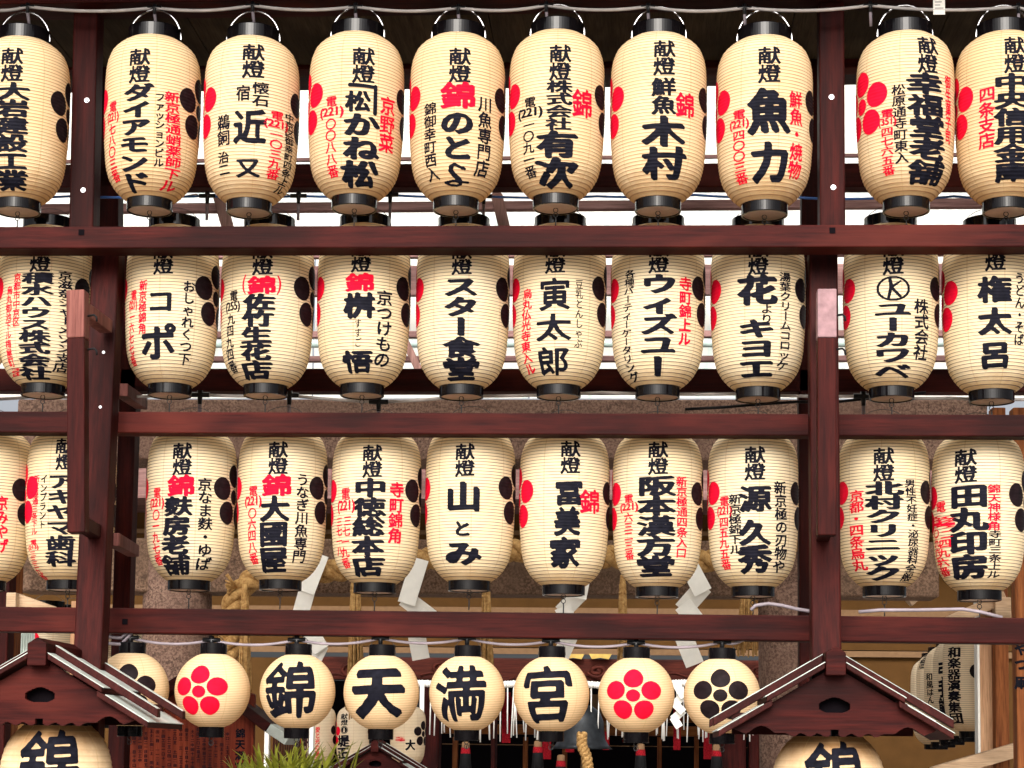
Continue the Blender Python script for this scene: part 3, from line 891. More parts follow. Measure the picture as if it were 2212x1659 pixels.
def beam_x(y_l, y_r, h_px, Y, d, x0=-60, x1=2270, yb_l=None):
    """long horizontal timber: top edge heights measured at both picture edges"""
    a = P(x0, y_l, Y - d / 2); b = P(x1, y_r, Y - d / 2)
    h = h_px * mpp(P(1106, y_l, Y - d / 2))
    a2 = Vector((a.x - .8, Y, a.z - h / 2)); b2 = Vector((b.x + .8, Y, b.z - h / 2))
    return MB().bar(a2, b2, h, d)

def mortise(parent, px, py, Yf, s=.022):
    c = P(px, py, Yf)
    part(MB().box((c.x - s / 2, Yf - .0025, c.z - s / 2), (c.x + s / 2, Yf + .004, c.z + s / 2)), 'peg', M['shade_black'], parent)  # thin black box painting the shade of a square hole

YB2, YB3 = .19, .31
BEAMS = []
for (yl, yr, hp, Y, d, lab, mortises) in (
        (488, 485.5, 49, 0.0, .12, 'dark red front beam directly under the top row lanterns', [(176, 502), (1798, 498)]),
        (887, 897, 47, YB2, .09, 'dark red front beam directly under the middle row lanterns', []),
        (1308, 1337, 55, YB3, .09, 'dark red front beam with stained right end above the round lanterns', [(270, 1343)])):
    o = thing(beam_x(yl, yr, hp, Y, d), 'timber_beam', M['wood_x'], lab, 'beam', 'front beams of the lantern rack', .005)
    for (px, py) in mortises: mortise(o, px, py, Y - d / 2)
    BEAMS.append(o)

def bolt(parent, px, py, Yf):
    c = P(px, py, Yf)
    b = MB()
    b.lathe([(.0001, 0), (.010, 0), (.010, .003), (.006, .003), (.006, .009), (.0001, .009)], 12)
    # turn the lathe axis from z to -y
    b.v = [(c.x + v[0], Yf - v[2], c.z + v[1]) for v in b.v]
    part(b, 'bolt', M['steel'], parent)

def post(p0, p1, Y0, Y1, w, d, name, mat, label, group=None, bevel=.006):
    a = P(*p0, Y0); b = P(*p1, Y1)
    return thing(MB().bar(b, a, w, d), name, mat, label, 'post', group, bevel)

GP = 'posts of the lantern rack'
Yu = .125
o = post((194, -60), (182, 515), Yu, Yu, .096, .10, 'timber_post', M['wood_z'], 'upper left dark red post with two bolts between the first top lanterns', GP)
bolt(o, 188, 217, Yu - .05); bolt(o, 180, 411, Yu - .05)
o = post((1793.5, -60), (1796, 515), Yu, Yu, .096, .10, 'timber_post', M['wood_z'], 'upper right dark red post with two bolts between top lanterns', GP)
bolt(o, 1796, 210, Yu - .05); bolt(o, 1800, 405, Yu - .05)
def lower_post(xt, xb, label):
    a = P(xt, 528, .18); b = P(xb, 1400, -.01)
    d = (b - a).normalized()
    g = a + d * ((0 - a.z) / d.z)
    return thing(MB().bar(g, a, .108, .10), 'timber_post', M['wood_z'], label, 'post', GP, .007)
o = lower_post(236, 197, 'lower left dark red post leaning beside the banner bracket')
bolt(o, 225, 762, .08); bolt(o, 218, 880, .055)
o = lower_post(1776, 1783, 'lower right dark red post rising behind the right gabled canopy')
# rear frame
YR1, YR2 = .75, 1.0
for (x, y0, y1, Y, wd, lab) in ((240, 95, 560, YR1, .085, 'dim rear upper post behind the second top lantern'), (1752, 95, 560, YR1, .085, 'dim rear upper post left of the right post'),):
    post((x, y0), (x, y1), Y, Y, wd, .09, 'timber_post', M['wood_z'], lab, 'rear posts of the lantern rack')
for (x, Y, lab) in ((291, YR2, 'rear lower post right of the leaning left post'), (1742, YR2, 'rear lower post seen just left of the right post')):
    a = P(x, 540, Y); g = Vector((a.x, Y, 0)); a2 = Vector((a.x, Y, P(x, 500, Y).z))
    thing(MB().bar(g, a2, .075, .09), 'timber_post', M['wood_z'], lab, 'post', 'rear posts of the lantern rack', .006)
for (yl, yr, hp, Y, lab) in ((100, 98, 50, YR1, 'rear beam high behind the necks of the top lanterns'), (352, 354, 52, YR1, 'rear beam behind the lower half of the top lanterns'), (795, 797, 50, YR2, 'rear beam behind the lower half of the middle lanterns')):
    thing(beam_x(yl, yr, hp, Y, .09), 'timber_beam', M['wood_x'], lab, 'beam', 'rear beams of the lantern rack', .005)

# banner brackets in front of the posts
def bracket(xt, xb, ytop, ybot, xpost, Yf, Yp, label, slate):
    a = P(xt, ytop, Yf); b = P(xb, ybot, Yf)
    e = empty('banner_bracket', b, label, 'bracket', 'banner brackets on the lower posts')
    wd = .066
    mid = a + (b - a) * .20
    part(MB().bar(b, mid, wd, .062), 'upright', M['wood_z'], e, .004)
    part(MB().bar(mid + (a - mid).normalized() * .0005, a, wd + .002, .066), 'upper_upright', slate, e, .004)
    for f in (.06, .955):
        s = a + (b - a) * f
        t = Vector((P(xpost, ytop, Yp).x if f < .5 else P(xpost - 22 if xpost < 1000 else xpost, ybot, Yp).x, Yp, s.z))
        s2 = s + Vector((0, .034, 0))
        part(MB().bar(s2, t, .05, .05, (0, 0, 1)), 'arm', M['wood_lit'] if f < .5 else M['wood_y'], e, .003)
    # iron hooks on the right side
    hk = MB()
    for f in (.10, .24):
        s = a + (b - a) * f + Vector((wd / 2, .01, 0))
        hk.tube([s, s + Vector((.025, 0, .004)), s + Vector((.034, 0, -.004)), s + Vector((.036, 0, -.02))], .004, 6)
    part(hk, 'hook', M['cable_black'], e, 0, True)
M['slate'] = plain('weathered mauve wood face', (.22, .13, .14), .7, .2, var=.25, scale=30)
bracket(168, 169, 630, 1152, 232, -.30, .05, 'left banner bracket, long dark upright with pinkish arms before the left post', M['wood_lit'])
bracket(1785, 1785, 628, 1158, 1776, -.30, .05, 'right banner bracket with a pale mauve upper end before the right post', M['slate'])
# ties from the front post to the rear post
for (x0, y0, Y0, x1, y1, Y1_, lab) in ((262, 842, .17, 306, 872, YR2 - .05, 'short pinkish tie between left posts under the middle row'), (244, 1165, .10, 288, 1190, YR2 - .05, 'short red tie between left posts beside the third row')):
    thing(MB().bar(P(x0, y0, Y0), P(x1, y1, Y1_), .05, .05, (0, 0, 1)), 'timber_tie', M['wood_lit'], lab, 'tie', 'ties between left posts', .003)

# roof over the rack
zs_ = P(1106, 34, .18).z
rf = empty('rack_roof', (0, .4, zs_), 'dark timber eave with brown soffit boards over the top lanterns', 'roof')
xl, xr = -4.2, 4.2
sb = MB()
n = 14
for i in range(n):
    a = xl + (xr - xl) * i / n; b = xl + (xr - xl) * (i + 1) / n - .004
    sb.box((a, .16, zs_ + .002), (b, YR1 + .1, zs_ + .02))
part(sb, 'soffit_board', M['wood_grey'], rf)
part(MB().box((xl, -.02, zs_ - .004), (xr, .16, zs_ + .16)), 'hanging_beam', M['wood_x'], rf, .006)
part(MB().box((xl, -.45, zs_ + .17), (xr, 1.5, zs_ + .22)), 'roof_deck', M['wood_x'], rf)
part(MB().box((xl, -.49, zs_ + .12), (xr, -.45, zs_ + .26)), 'fascia', M['wood_x'], rf, .004)
part(MB().box((xl, -.45, zs_ + .155), (xr, -.02, zs_ + .168)), 'eave_board', M['wood_x'], rf)
tn = P(2028, 2, -.03)
t_ = thing(MB().box((tn.x - .022, -.036, tn.z - .055), (tn.x + .022, -.034, tn.z + .06)), 'notice_tag', M['white_paper'], 'small white printed tag hanging from the dark beam at upper right', 'tag')
b = MB()
for i in range(7):
    z = tn.z + .04 - i * .012
    b.box((tn.x - .016, -.0368, z), (tn.x + .016 - .006 * (i % 3), -.0361, z + .003))
part(b, 'printed_lines', M['cable'], t_)

# ------------------------------------------------------------------ cables
def sag(pts, drop, n=10):
    r = []
    for i in range(len(pts) - 1):
        a, b = Vector(pts[i]), Vector(pts[i + 1])
        for k in range(n):
            t = k / n
            p = a + (b - a) * t
            p.z -= drop * 4 * t * (1 - t) * (.6 + .8 * rng.random() if k == 0 else 1)
            r.append(p)
    r.append(Vector(pts[-1]))
    return r
def tsocket(parent, p, mat, s=1.0, up=.0):
    b = MB()
    b.tube([p + Vector((-.03 * s, 0, 0)), p + Vector((.03 * s, 0, 0))], [.008 * s] * 2, 8)
    b.tube([p + Vector((0, 0, .014 * s)), p + Vector((0, 0, -.03 * s))], [.0095 * s, .0065 * s], 8)
    part(b, 'socket', mat, parent, 0, True)
def cable(pts, r, mat, name, label, drop=.02, group=None):
    b = MB().tube(sag(pts, drop), r, 7)
    return thing(b, name, mat, label, 'cable', group, 0, True)

pts = [P(-60, 14, -.03)] + [P(x, 14 + 3 * math.sin(i * 2.1), -.03) for i, x in enumerate([60, 334, 546, 768, 990, 1180, 1400, 1608, 1880, 2200])] + [P(2260, 14, -.03)]
c = cable(pts, .0065, M['cable_white'], 'power_cable', 'pale power cable draped along the dark beam above the top lanterns', .016)
for p in pts[1:-1]:
    tsocket(c, p, M['socket'], .9)
    part(MB().tube([p + Vector((0, 0, -.02)), p + Vector((.004, .02, -.075))], .0062, 7), 'lamp_cord', M['cable'], c, 0, True)
pts = [P(x, y, Y2 + .12) for x, y in ((-60, 424), (150, 424), (448, 423), (645, 423), (843, 421), (1045, 424), (1290, 424), (1500, 421), (1700, 425), (1900, 428), (2060, 424), (2270, 430))]
c = cable(pts, .005, M['cable_blue'], 'power_cable', 'blue power cable glimpsed between the bottoms of the top lanterns', .006)
for p in pts[2:6]:
    tsocket(c, p, M['socket'], 1.1)
    part(MB().tube([p + Vector((0, 0, -.03)), p + Vector((.0, .0, -.10))], .006, 7), 'lamp_cord', M['cable'], c, 0, True)
    part(MB().tube([p + Vector((-.02, 0, -.005)), p + Vector((-.05, .01, .01)), p + Vector((-.10, .02, .004))], .003, 6), 'loop_wire', M['cable_white'], c, 0, True)
pts = [P(x, y, Y2 + .26) for x, y in ((-60, 862), (60, 858), (432, 853), (625, 854), (818, 868), (1000, 856), (1300, 848), (1590, 851), (1865, 856), (2050, 860), (2270, 862))]
c = cable(pts, .0065, M['cable_white'], 'power_cable', 'pale power cable below the middle lanterns in front of the granite', .004)
for p in (pts[2], pts[3], pts[4], pts[8]):
    tsocket(c, p, M['socket'], 1.3)
    part(MB().tube([p + Vector((0, 0, -.03)), p + Vector((.0, .0, -.13))], .0075, 7), 'lamp_cord', M['cable'], c, 0, True)
b = MB().tube([P(x, y, Y2 + .3) for x, y in ((1480, 884), (1560, 880), (1660, 872), (1720, 868), (1810, 868), (1900, 858), (2000, 848))], .006, 7)
thing(b, 'slack_cable', M['cable_black'], 'thin black cable slanting across the granite near the right post', 'cable', None, 0, True)
pts = [P(205, 1352, Y4 - .02)] + [P(x, 1381 + 4 * math.sin(i * 1.3) + .006 * (x - 800), Y4 - .02) for i, x in enumerate([281, 457, 641, 822, 1009, 1190, 1374, 1560])] + [P(1625, 1368, Y4 - .02), P(1640, 1345, Y4)]
c = cable(pts, .0058, M['cable'], 'power_cable', 'grey frayed power cable waving over the round lanterns', .020)
for p in pts[1:-2]:
    tsocket(c, p, M['socket'], 1.15)
    part(MB().tube([p + Vector((0, 0, .012)), p + Vector((.002, 0, .055))], .002, 6), 'hanging_wire', M['steel_dark'], c, 0, True)
b = MB().tube([P(x, y, YB3 - .03) for x, y in ((1622, 1318), (1632, 1308), (1660, 1304), (1690, 1308), (1722, 1316), (1760, 1322))], .007, 7)
thing(b, 'slack_cable', M['cable'], 'short grey cable arching onto the lowest beam left of the right post', 'cable', None, 0, True)
b = MB().tube([P(x, y, YB3 - .03) for x, y in ((1855, 1322), (1900, 1318), (1980, 1318), (2080, 1316), (2118, 1322), (2165, 1334))], .007, 7)
thing(b, 'slack_cable', M['cable'], 'long grey cable lying on the lowest beam right of the right post', 'cable', None, 0, True)
b = MB()
for k in range(3):
    b.tube([P(232, 1362 + 14 * k, Y4 - .01), P(262, 1364 + 14 * k, Y4 - .03), P(284, 1352 + 8 * k, Y4 - .03), P(292, 1338, Y4)], .007, 7)
thing(b, 'coiled_cable', M['cable'], 'grey cable coil under the lowest beam right of the left post', 'cable', None, 0, True)

# ------------------------------------------------------------------ gabled canopies with the large lanterns
def sheet(field, nx, w_, h_, x0, z0, y, thick):
    """flat panel cut from a 2-d outline field, with real thickness"""
    g = np.linspace(-.02, 1.02, nx + 1)
    X, Z = np.meshgrid(g, g)
    F = field(X, Z); F[0] = F[-1] = 0; F[:, 0] = F[:, -1] = 0
    V, FA = cells_of(F)
    V = V / nx * 1.04 - .02
    n = len(V)
    b = MB()
    fr = [(x0 + v[0] * w_, y, z0 + v[1] * h_) for v in V]
    bk = [(x, y + thick, z) for x, y_, z in fr]
    fs = [list(f) for f in FA] + [[i + n for i in f][::-1] for f in FA]
    cnt = {}
    for f in FA:
        for i in range(len(f)):
            e = (f[i], f[(i + 1) % len(f)])
            cnt[e] = 1
    for (i, j) in cnt:
        if (j, i) not in cnt: fs.append([j, i, i + n, j + n])
    return b.add(fr + bk, fs)

def poly_field(poly):
    def f(X, Z):
        inside = np.zeros_like(X)
        n = len(poly)
        for i in range(n):
            (x0, z0), (x1, z1) = poly[i], poly[(i + 1) % n]
            c = ((z0 > Z) != (z1 > Z)) & (X < (x1 - x0) * (Z - z0) / (z1 - z0 + 1e-12) + x0)
            inside = np.where(c, 1 - inside, inside)
        return inside
    return f

HW, RISE = .405, .218
def gable_field(X, Z):
    x = (X - .5) * 2 * HW; ax = np.abs(x); z = -.335 + Z * .32
    top = -.055 - (ax - .0) * (RISE / (HW - .035)) - .012
    f = (z < top) & (ax < .355)
    bot = -.298 - .012 * np.sin(np.clip(ax, 0, .17) / .17 * 3 * math.pi) ** 2 * 1.0
    bot = np.where(ax < .012, -.285, bot)
    # carved notch near each end
    bot = np.where((ax > .20) & (ax < .30), -.300 + .026 * np.sin((ax - .20) / .10 * math.pi) ** 1.2 * (ax < .30), bot)
    bot = np.where(ax >= .30, -.305 + (ax - .30) * .45, bot)
    f &= z > bot
    hole = (np.hypot((ax - .022) / .034, (z + .205) / .021) < 1) | ((ax < .03) & (np.abs(z + .203) < .0235)) | (np.hypot((ax) / .03, (z + .192) / .018) < 1)
    return (f & ~hole).astype(float)

def canopy(apex, label, group, name='gabled_canopy', s=1.0, dep=.56, metal=None, deep=True):
    """small two-tier gabled roof; local x across, y to the back, z=0 at the ridge top"""
    e = empty(name, apex, label, 'canopy', group)
    e.scale = (s, s, s)
    L_ = lambda mb, nm, mat, bv=.003: mb.build(nm, mat, e, False, bv, local=True)
    w = .034
    L_(MB().prism([(-w, -.10), (w, -.10), (w, -.022), (0, 0), (-w, -.022)], 0, dep), 'ridge_cap', M['wood_x'])
    sl = RISE / (HW - .035)
    def slope(sx, x0, x1, dz, th, y0, y1):
        z0 = -.036 - (x0 - .035) * sl + dz; z1 = -.036 - (x1 - .035) * sl + dz
        pl = [(sx * x0, z0), (sx * x1, z1), (sx * x1, z1 - th), (sx * x0, z0 - th)]
        return MB().prism(pl if sx > 0 else pl[::-1], y0, y1)
    for sx in (-1, 1):
        L_(slope(sx, .036, .235, -.020, .020, .008, dep - .01), 'roof_board', M['wood_y'])
        L_(slope(sx, .215, HW - .006, -.042, .022, .014, dep - .016), 'roof_board', M['wood_y'])
        L_(slope(sx, .036, .240, -.0165, .003, .012, dep - .014), 'metal_sheet', M['metal_roof'], 0)
        L_(slope(sx, .245, HW - .002, -.0385, .003, .018, dep - .020), 'metal_sheet', M['metal_roof'], 0)
        for (y0, y1) in ((.10, .145), (dep - .075, dep - .03)):
            L_(slope(sx, .036, HW + .008, .012, .030, y0, y1), 'batten', M['slate'] if False else M['wood_y'])
            L_(slope(sx, .036, HW + .006, .0145, .002, y0 + .003, y1 - .003), 'metal_edge', M['metal_roof'], 0)
    if deep:
        L_(sheet(gable_field, 150, 2 * HW, .32, -HW, -.335, .055, .022), 'gable_panel', M['wood_x'], 0)
        L_(MB().box((-.30, .10, -.262), (.30, dep - .06, -.25)).box((-.07, .10, -.25), (.07, .106, -.15)), 'ceiling_and_dark_backing', M['shade_black'], 0)  # black ceiling, and an added plate that darkens the gable hole
        L_(MB().box((-.33, dep - .06, -.30), (.33, dep - .035, -.22)), 'back_board', M['wood_x'], 0)
    return e

BIGR = .205
BIG = [(0, .60), (.04, .72), (.09, .83), (.15, .91), (.22, .96), (.32, .995), (.45, 1), (.6, .995), (.75, .96), (.87, .87), (.95, .74), (1, .6)]
FORM5 = Form(BIGR, BIGR * 2.75, BIG, 26, BIGR * .010, (.58, .2), (.58, .2))
P5 = paper_material('aged parchment lantern', FORM5.pitch, (.80, .62, .40), (.66, .45, .25), (.42, .26, .13), .5, .12, seams=8, stain=(.4, .25, .1), trans=.22, top_stain=(.13, (.20, .085, .02)), height=FORM5.L)
YC = -.50
for (cx, cy, crop, lab, lab2, spec) in (
        (318, 362, 'D1', 'left gabled canopy showing its pale right roof slope above a large lantern', 'large tan lantern with a heavy black character under the left gabled canopy', ('D1', 'k', 'M', '錦', 430, 1160, 425, 1760, 545)),
        (537, 200, 'D4', 'right gabled canopy seen head on in front of the right post', 'large tan lantern with a heavy black character under the right gabled canopy', ('D4', 'k', 'M', '錦', 530, 574, 530, 838, 245))):
    ap = P(*q(crop, cx, cy), YC)
    canopy(ap, lab, 'gabled canopies over the large lanterns')
    # a post carries canopy and lantern
    root = Vector((ap.x, ap.y + .28, ap.z - .335 - FORM5.L + .028))
    o = paper_lantern(FORM5, root, lab2, 'large lanterns under the canopies', P5, 0, [spec], handle=False, hook=0, crests=False, name='large_lantern')
    st = MB().bar(Vector((ap.x, ap.y + .53, 0)), Vector((ap.x, ap.y + .53, ap.z - .225)), .08, .07)
    thing(st, 'canopy_stand', M['wood_z'], 'dark post hidden behind the %s large lantern carrying its canopy' % ('left' if crop == 'D1' else 'right'), 'post', None, .005)
# ------------------------------------------------------------------ ground, sheet roof, arcade rails
g = MB().add([(-150, -150, 0), (150, -150, 0), (150, 300, 0), (-150, 300, 0)], [(0, 1, 2, 3)])
o = g.build('ground', M['stone_floor']); tag(o, kind='structure')

M['panel'] = sheet_mat('white panel', (.93, .92, .88), .6)
YS0 = 2.0
zsh = P(1106, 349, YS0).z
ys1 = 3.75
b = MB(); vs = []; fs = []
nx = 900
for i in range(nx + 1):
    x = -4.6 + 9.2 * i / nx
    dz = .013 * math.sin(2 * math.pi * x / .076)
    vs += [(x, YS0, zsh + dz), (x, ys1, zsh + dz + .05)]
for i in range(nx): fs.append((2 * i, 2 * i + 2, 2 * i + 3, 2 * i + 1))
b.add(vs, fs)
o = thing(b, 'corrugated_roof', M['poly'], 'translucent white corrugated sheet roof behind the top lanterns', 'roof', None, 0, True)
def on_roof(px, py, dz):
    d = ray(px, py); t = (zsh + dz - CAM.z) / d.z
    return (CAM + d * t).y
def long_bar(py, hpx, Y, mat, name, label, cat, group, d=None, x0=-3.2, x1=3.2, tilt=0):
    s = 1 + (Y / 7.2)
    c = P(1106, py + hpx / 2, Y)
    h = hpx * mpp(c)
    return thing(MB().bar((x0 * s, Y, c.z), (x1 * s, Y, c.z + tilt), h, d or h, (0, 1, 0)), name, mat, label, cat, group, min(.006, h * .12))
Ya = on_roof(1106, 446, -.05)
long_bar(338, 8, YS0 - .03, M['wood_mauve'], 'roof_purlin', 'thin mauve batten along the front edge of the corrugated roof', 'purlin', 'purlins behind the lanterns')
long_bar(436, 20, Ya, M['wood_mauve'], 'roof_purlin', 'mauve purlin under the corrugated roof seen below the top lanterns', 'purlin', 'purlins behind the lanterns')
for (py, hp, Y, mt, lab) in ((543, 14, 6.0, 'wood_mauve', 'thin brown rail just under the top front beam far behind'),
                             (574, 66, 6.3, 'wood_mauve', 'broad brown board far behind the shoulders of the middle lanterns'),
                             (716, 14, 6.0, 'wood_mauve', 'mauve rail far behind the waists of the middle lanterns'),
                             (770, 12, 6.0, 'wood_mauve', 'lowest mauve rail far behind the middle lanterns')):
    long_bar(py, hp, Y, M[mt], 'roof_purlin', lab, 'purlin', 'purlins behind the lanterns', d=.06)
M['pipe'] = plain('grey green painted pipe', (.30, .38, .36), .4, .4)
c = P(1106, 742, 5.8)
thing(MB().tube([(-6, 5.8, c.z), (6, 5.8, c.z)], 9 * mpp(c), 12), 'gutter_pipe', M['pipe'], 'grey green gutter pipe far behind the middle lanterns', 'pipe', None, 0, True)
M['wood_mauvez'] = wood('mauve brown strut', (.12, .06, .05), (.26, .15, .13), 'Z', rough=.7)
for (a, b_, lab) in (((1068, 400), (1096, 520), 'slanting brown strut between the fifth and sixth top lanterns'), ((470, 412), (500, 520), 'slanting brown strut behind the third top lantern'), ((872, 730), (905, 800), 'slanting strut behind the middle lanterns near the centre')):
    thing(MB().bar(P(*a, 2.6 if a[1] < 600 else 5.6), P(*b_, 2.6 if a[1] < 600 else 5.6), .06 if a[1] < 600 else .05, .05), 'roof_strut', M['wood_mauvez'], lab, 'strut', 'slanting struts', .004)

# white translucent panels closing the arcade behind the rack
pn = P(1106, 860, 6.8); pt = P(1106, 60, 6.8)
pnl = empty('arcade_panel_wall', (0, 6.8, pn.z), 'white translucent panels glimpsed between the lanterns far behind the rack', 'panel wall')
for i in range(9):
    x0 = -7.2 + i * 1.6
    part(MB().box((x0, 6.8, pn.z), (x0 + 1.585, 6.812, pt.z)), 'panel', M['panel'], pnl)
# ------------------------------------------------------------------ stone gate with its straw rope
YT = 4.0
mt_ = mpp(P(1106, 1300, YT))
tor = empty('stone_gate', (P(1045, 1631, YT).x, YT, 0), 'pinkish granite shrine gate behind the lower lanterns with round pillars', 'gate')
for (xb, xt) in ((381, 388), (1716, 1708)):
    a = P(xb, 1450, YT); t = P(xt, 985, YT)
    dirv = (a - t) / (a.z - t.z)
    foot = a + dirv * (0 - a.z)
    r0 = 76 * mt_
    part(MB().tube([foot, a, t], [r0 * 1.06, r0, r0 * .94], 40), 'pillar', M['granite'], tor, 0, True)
zt0, zt1 = P(1106, 993, YT - .2).z, P(1106, 862, YT - .2).z
part(MB().box((P(60, 900, YT).x, YT - .2, zt0), (P(2120, 900, YT).x, YT + .2, zt1)), 'lintel', M['granite'], tor, .015)
zn0, zn1 = P(1106, 1284, YT - .14).z, P(1106, 1166, YT - .14).z
part(MB().box((P(50, 1200, YT).x, YT - .14, zn0), (P(2020, 1200, YT).x, YT + .14, zn1)), 'tie_beam', M['granite_dark'], tor, .012)
part(MB().box((P(1030, 1200, YT).x, YT - .12, zn1 + .002), (P(1085, 1200, YT).x, YT + .12, zt0 - .002)), 'strut', M['granite_dark'], tor, .01)

def twisted(path, R, strands, turns, r, nper=26):
    b = MB()
    pts = [Vector(p) for p in path]
    # resample
    L = [0]
    for i in range(1, len(pts)): L.append(L[-1] + (pts[i] - pts[i - 1]).length)
    n = max(40, int(turns * nper))
    for s in range(strands):
        out = []; rr = []
        for k in range(n + 1):
            d = L[-1] * k / n
            i = max(j for j in range(len(L)) if L[j] <= d + 1e-9)
            i = min(i, len(pts) - 2)
            t = (d - L[i]) / (L[i + 1] - L[i])
            p = pts[i].lerp(pts[i + 1], t)
            tg = (pts[i + 1] - pts[i]).normalized()
            u = tg.cross(Vector((0, 1, 0)));
            u = u.normalized() if u.length > .01 else Vector((1, 0, 0))
            v = tg.cross(u)
            a = 2 * math.pi * (turns * k / n + s / strands)
            out.append(p + u * (R * math.cos(a)) + v * (R * math.sin(a)))
            rr.append(r * (1 + .08 * math.sin(k * .9 + s)))
        b.tube(out, rr, 10)
    return b
YRp = YT - .30
def catpts(pts, n=10):
    out = []
    for i in range(len(pts) - 1):
        p0 = pts[max(i - 1, 0)]; p1 = pts[i]; p2 = pts[i + 1]; p3 = pts[min(i + 2, len(pts) - 1)]
        for k in range(n):
            t = k / n
            out.append(.5 * ((2 * p1) + (p2 - p0) * t + (2 * p0 - 5 * p1 + 4 * p2 - p3) * t * t + (3 * p1 - p0 - 3 * p2 + p3) * t ** 3))
    out.append(pts[-1]); return out
rp = [P(x, y, YRp) for x, y in ((494, 1420), (500, 1330), (512, 1285), (548, 1252), (620, 1236), (706, 1234), (915, 1208), (1117, 1190), (1322, 1203), (1522, 1212), (1640, 1190), (1752, 1160))]
rope = thing(twisted(catpts(rp), .036, 3, 13, .033), 'straw_rope', M['straw'], 'thick twisted straw rope slung across the stone gate, its knotted end at left', 'rope', None, 0, True)
def straw_bundle(x, y0, y1, wpx, label, loop=0):
    b = MB()
    m = mpp(P(x, y0, YRp))
    top = P(x, y0, YRp - .06); bot = P(x, y1, YRp - .06)
    for k in range(46):
        a = rng.uniform(0, 2 * math.pi); r = math.sqrt(rng.random())
        x0 = math.cos(a) * r; yy = math.sin(a) * r
        w0 = wpx * .22 * m; w1 = wpx * .55 * m
        p0 = top + Vector((x0 * w0, yy * w0, rng.uniform(0, .01)))
        pm = top.lerp(bot, .3) + Vector((x0 * w0 * 1.5, yy * w0 * 1.5, 0))
        p1 = bot + Vector((x0 * w1 + rng.uniform(-.01, .01), yy * w1, rng.uniform(-.03, .06)))
        b.tube([p0, pm, p1], [.006, .0055, .004], 5)
    b.tube([top + Vector((0, 0, .06)), top + Vector((0, 0, -.03))], [wpx * .2 * m, wpx * .26 * m], 10)
    b.tube([top + Vector((0, 0, -.035)), top + Vector((0, 0, -.05))], [wpx * .30 * m] * 2, 12)
    return thing(b, 'straw_tassel', M['straw'], label, 'tassel', 'straw tassels hanging from the rope', 0, True)
straw_bundle(528, 1285, 1560, 30, 'straw tassel farthest left beside the rope knot')
straw_bundle(768, 1262, 1545, 40, 'straw tassel left of the centre between white paper streamers')
straw_bundle(1050, 1272, 1500, 32, 'straw tassel just behind the round lantern with the water character')
straw_bundle(1345, 1265, 1500, 28, 'slim straw tassel right of the centre under the rope')
straw_bundle(1613, 1272, 1408, 42, 'short straw tassel beside the right stone pillar')
# frayed knot end
b = MB()
for k in range(26):
    a = rng.uniform(0, 2 * math.pi); r = math.sqrt(rng.random()) * .05
    c0 = P(510, 1268, YRp - .05); c1 = P(491, 1262 + rng.uniform(-9, 9), YRp - .09)
    b.tube([c0, c1 + Vector((0, r * math.cos(a), r * math.sin(a)))], .006, 5)
part(b, 'frayed_end', M['straw'], rope, 0, True)

def streamer(pts, wpx, Y, label, name='paper_streamer', group='zigzag paper streamers on the rope', tk=.004):
    """folded zigzag paper: slanted panels, each a thin box, creased towards and away from the viewer"""
    b = MB()
    for i in range(len(pts) - 1):
        (xa, ya), (xb, yb) = pts[i], pts[i + 1]
        dy = .02 if i % 2 else -.02
        ca = P(xa, ya, Y + (dy if i % 2 else -dy) * .0 + .006 * i); cb = P(xb, yb, Y + dy + .006 * i)
        t = (cb - ca); m = mpp(ca)
        side = Vector((t.z, 0, -t.x)).normalized() * (wpx * m / 2)
        nrm = Vector((0, tk, 0))
        ext = t.normalized() * (wpx * m * .22)
        A, B = ca - ext, cb + ext
        vs = [A - side, A + side, B + side, B - side]
        vs = vs + [v + nrm for v in vs]
        b.add(vs, [(0, 1, 2, 3), (7, 6, 5, 4), (0, 4, 5, 1), (1, 5, 6, 2), (2, 6, 7, 3), (3, 7, 4, 0)])
    return thing(b, name, M['white_paper'], label, 'paper streamer', group)
streamer([(690, 1205), (664, 1272), (648, 1330), (690, 1398), (668, 1442)], 36, YRp - .10, 'white folded paper streamer farthest left, below the second red-topped lantern')
streamer([(905, 1215), (880, 1296), (925, 1330), (898, 1362), (908, 1416)], 38, YRp - .10, 'white folded paper streamer below the lantern with two red number columns')
streamer([(1262, 1225), (1250, 1285), (1218, 1318), (1236, 1362), (1214, 1412)], 36, YRp - .10, 'white folded paper streamer under the lantern with cursive characters')
streamer([(1490, 1225), (1515, 1272), (1480, 1312), (1512, 1352), (1478, 1378), (1498, 1428)], 40, YRp - .10, 'white folded paper streamer farthest right, near the right stone pillar')

# ------------------------------------------------------------------ shrine hall far behind the gate
YH = 14.5
hall = empty('shrine_hall', (P(1250, 1631, YH).x, YH, 0), 'ochre plastered shrine hall with a dark carved beam behind the stone gate', 'building')
def hbox(px0, px1, py0, py1, Y, d, name, mat, parent=None, bevel=0.0):
    a = P(px0, py0, Y); c = P(px1, py1, Y)
    return part(MB().box((a.x, Y, min(a.z, c.z)), (c.x, Y + d, max(a.z, c.z))), name, mat, parent or hall, bevel)
a = P(-200, 1000, YH); c = P(2500, 1412, YH)
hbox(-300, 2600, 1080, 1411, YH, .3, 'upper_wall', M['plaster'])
for (y0, y1) in ((1148, 1153), (1318, 1323), (1400, 1413)):
    hbox(-300, 2600, y0, y1, YH - .06, .055, 'wall_trim', M['trim'])
hbox(-400, 2700, 990, 1084, YH - 1.3, 2.2, 'eave', M['wood_mauve'])
b = hbox(690, 1645, 1418, 1476, YH - .25, .3, 'carved_beam', M['carved'], None, .02)
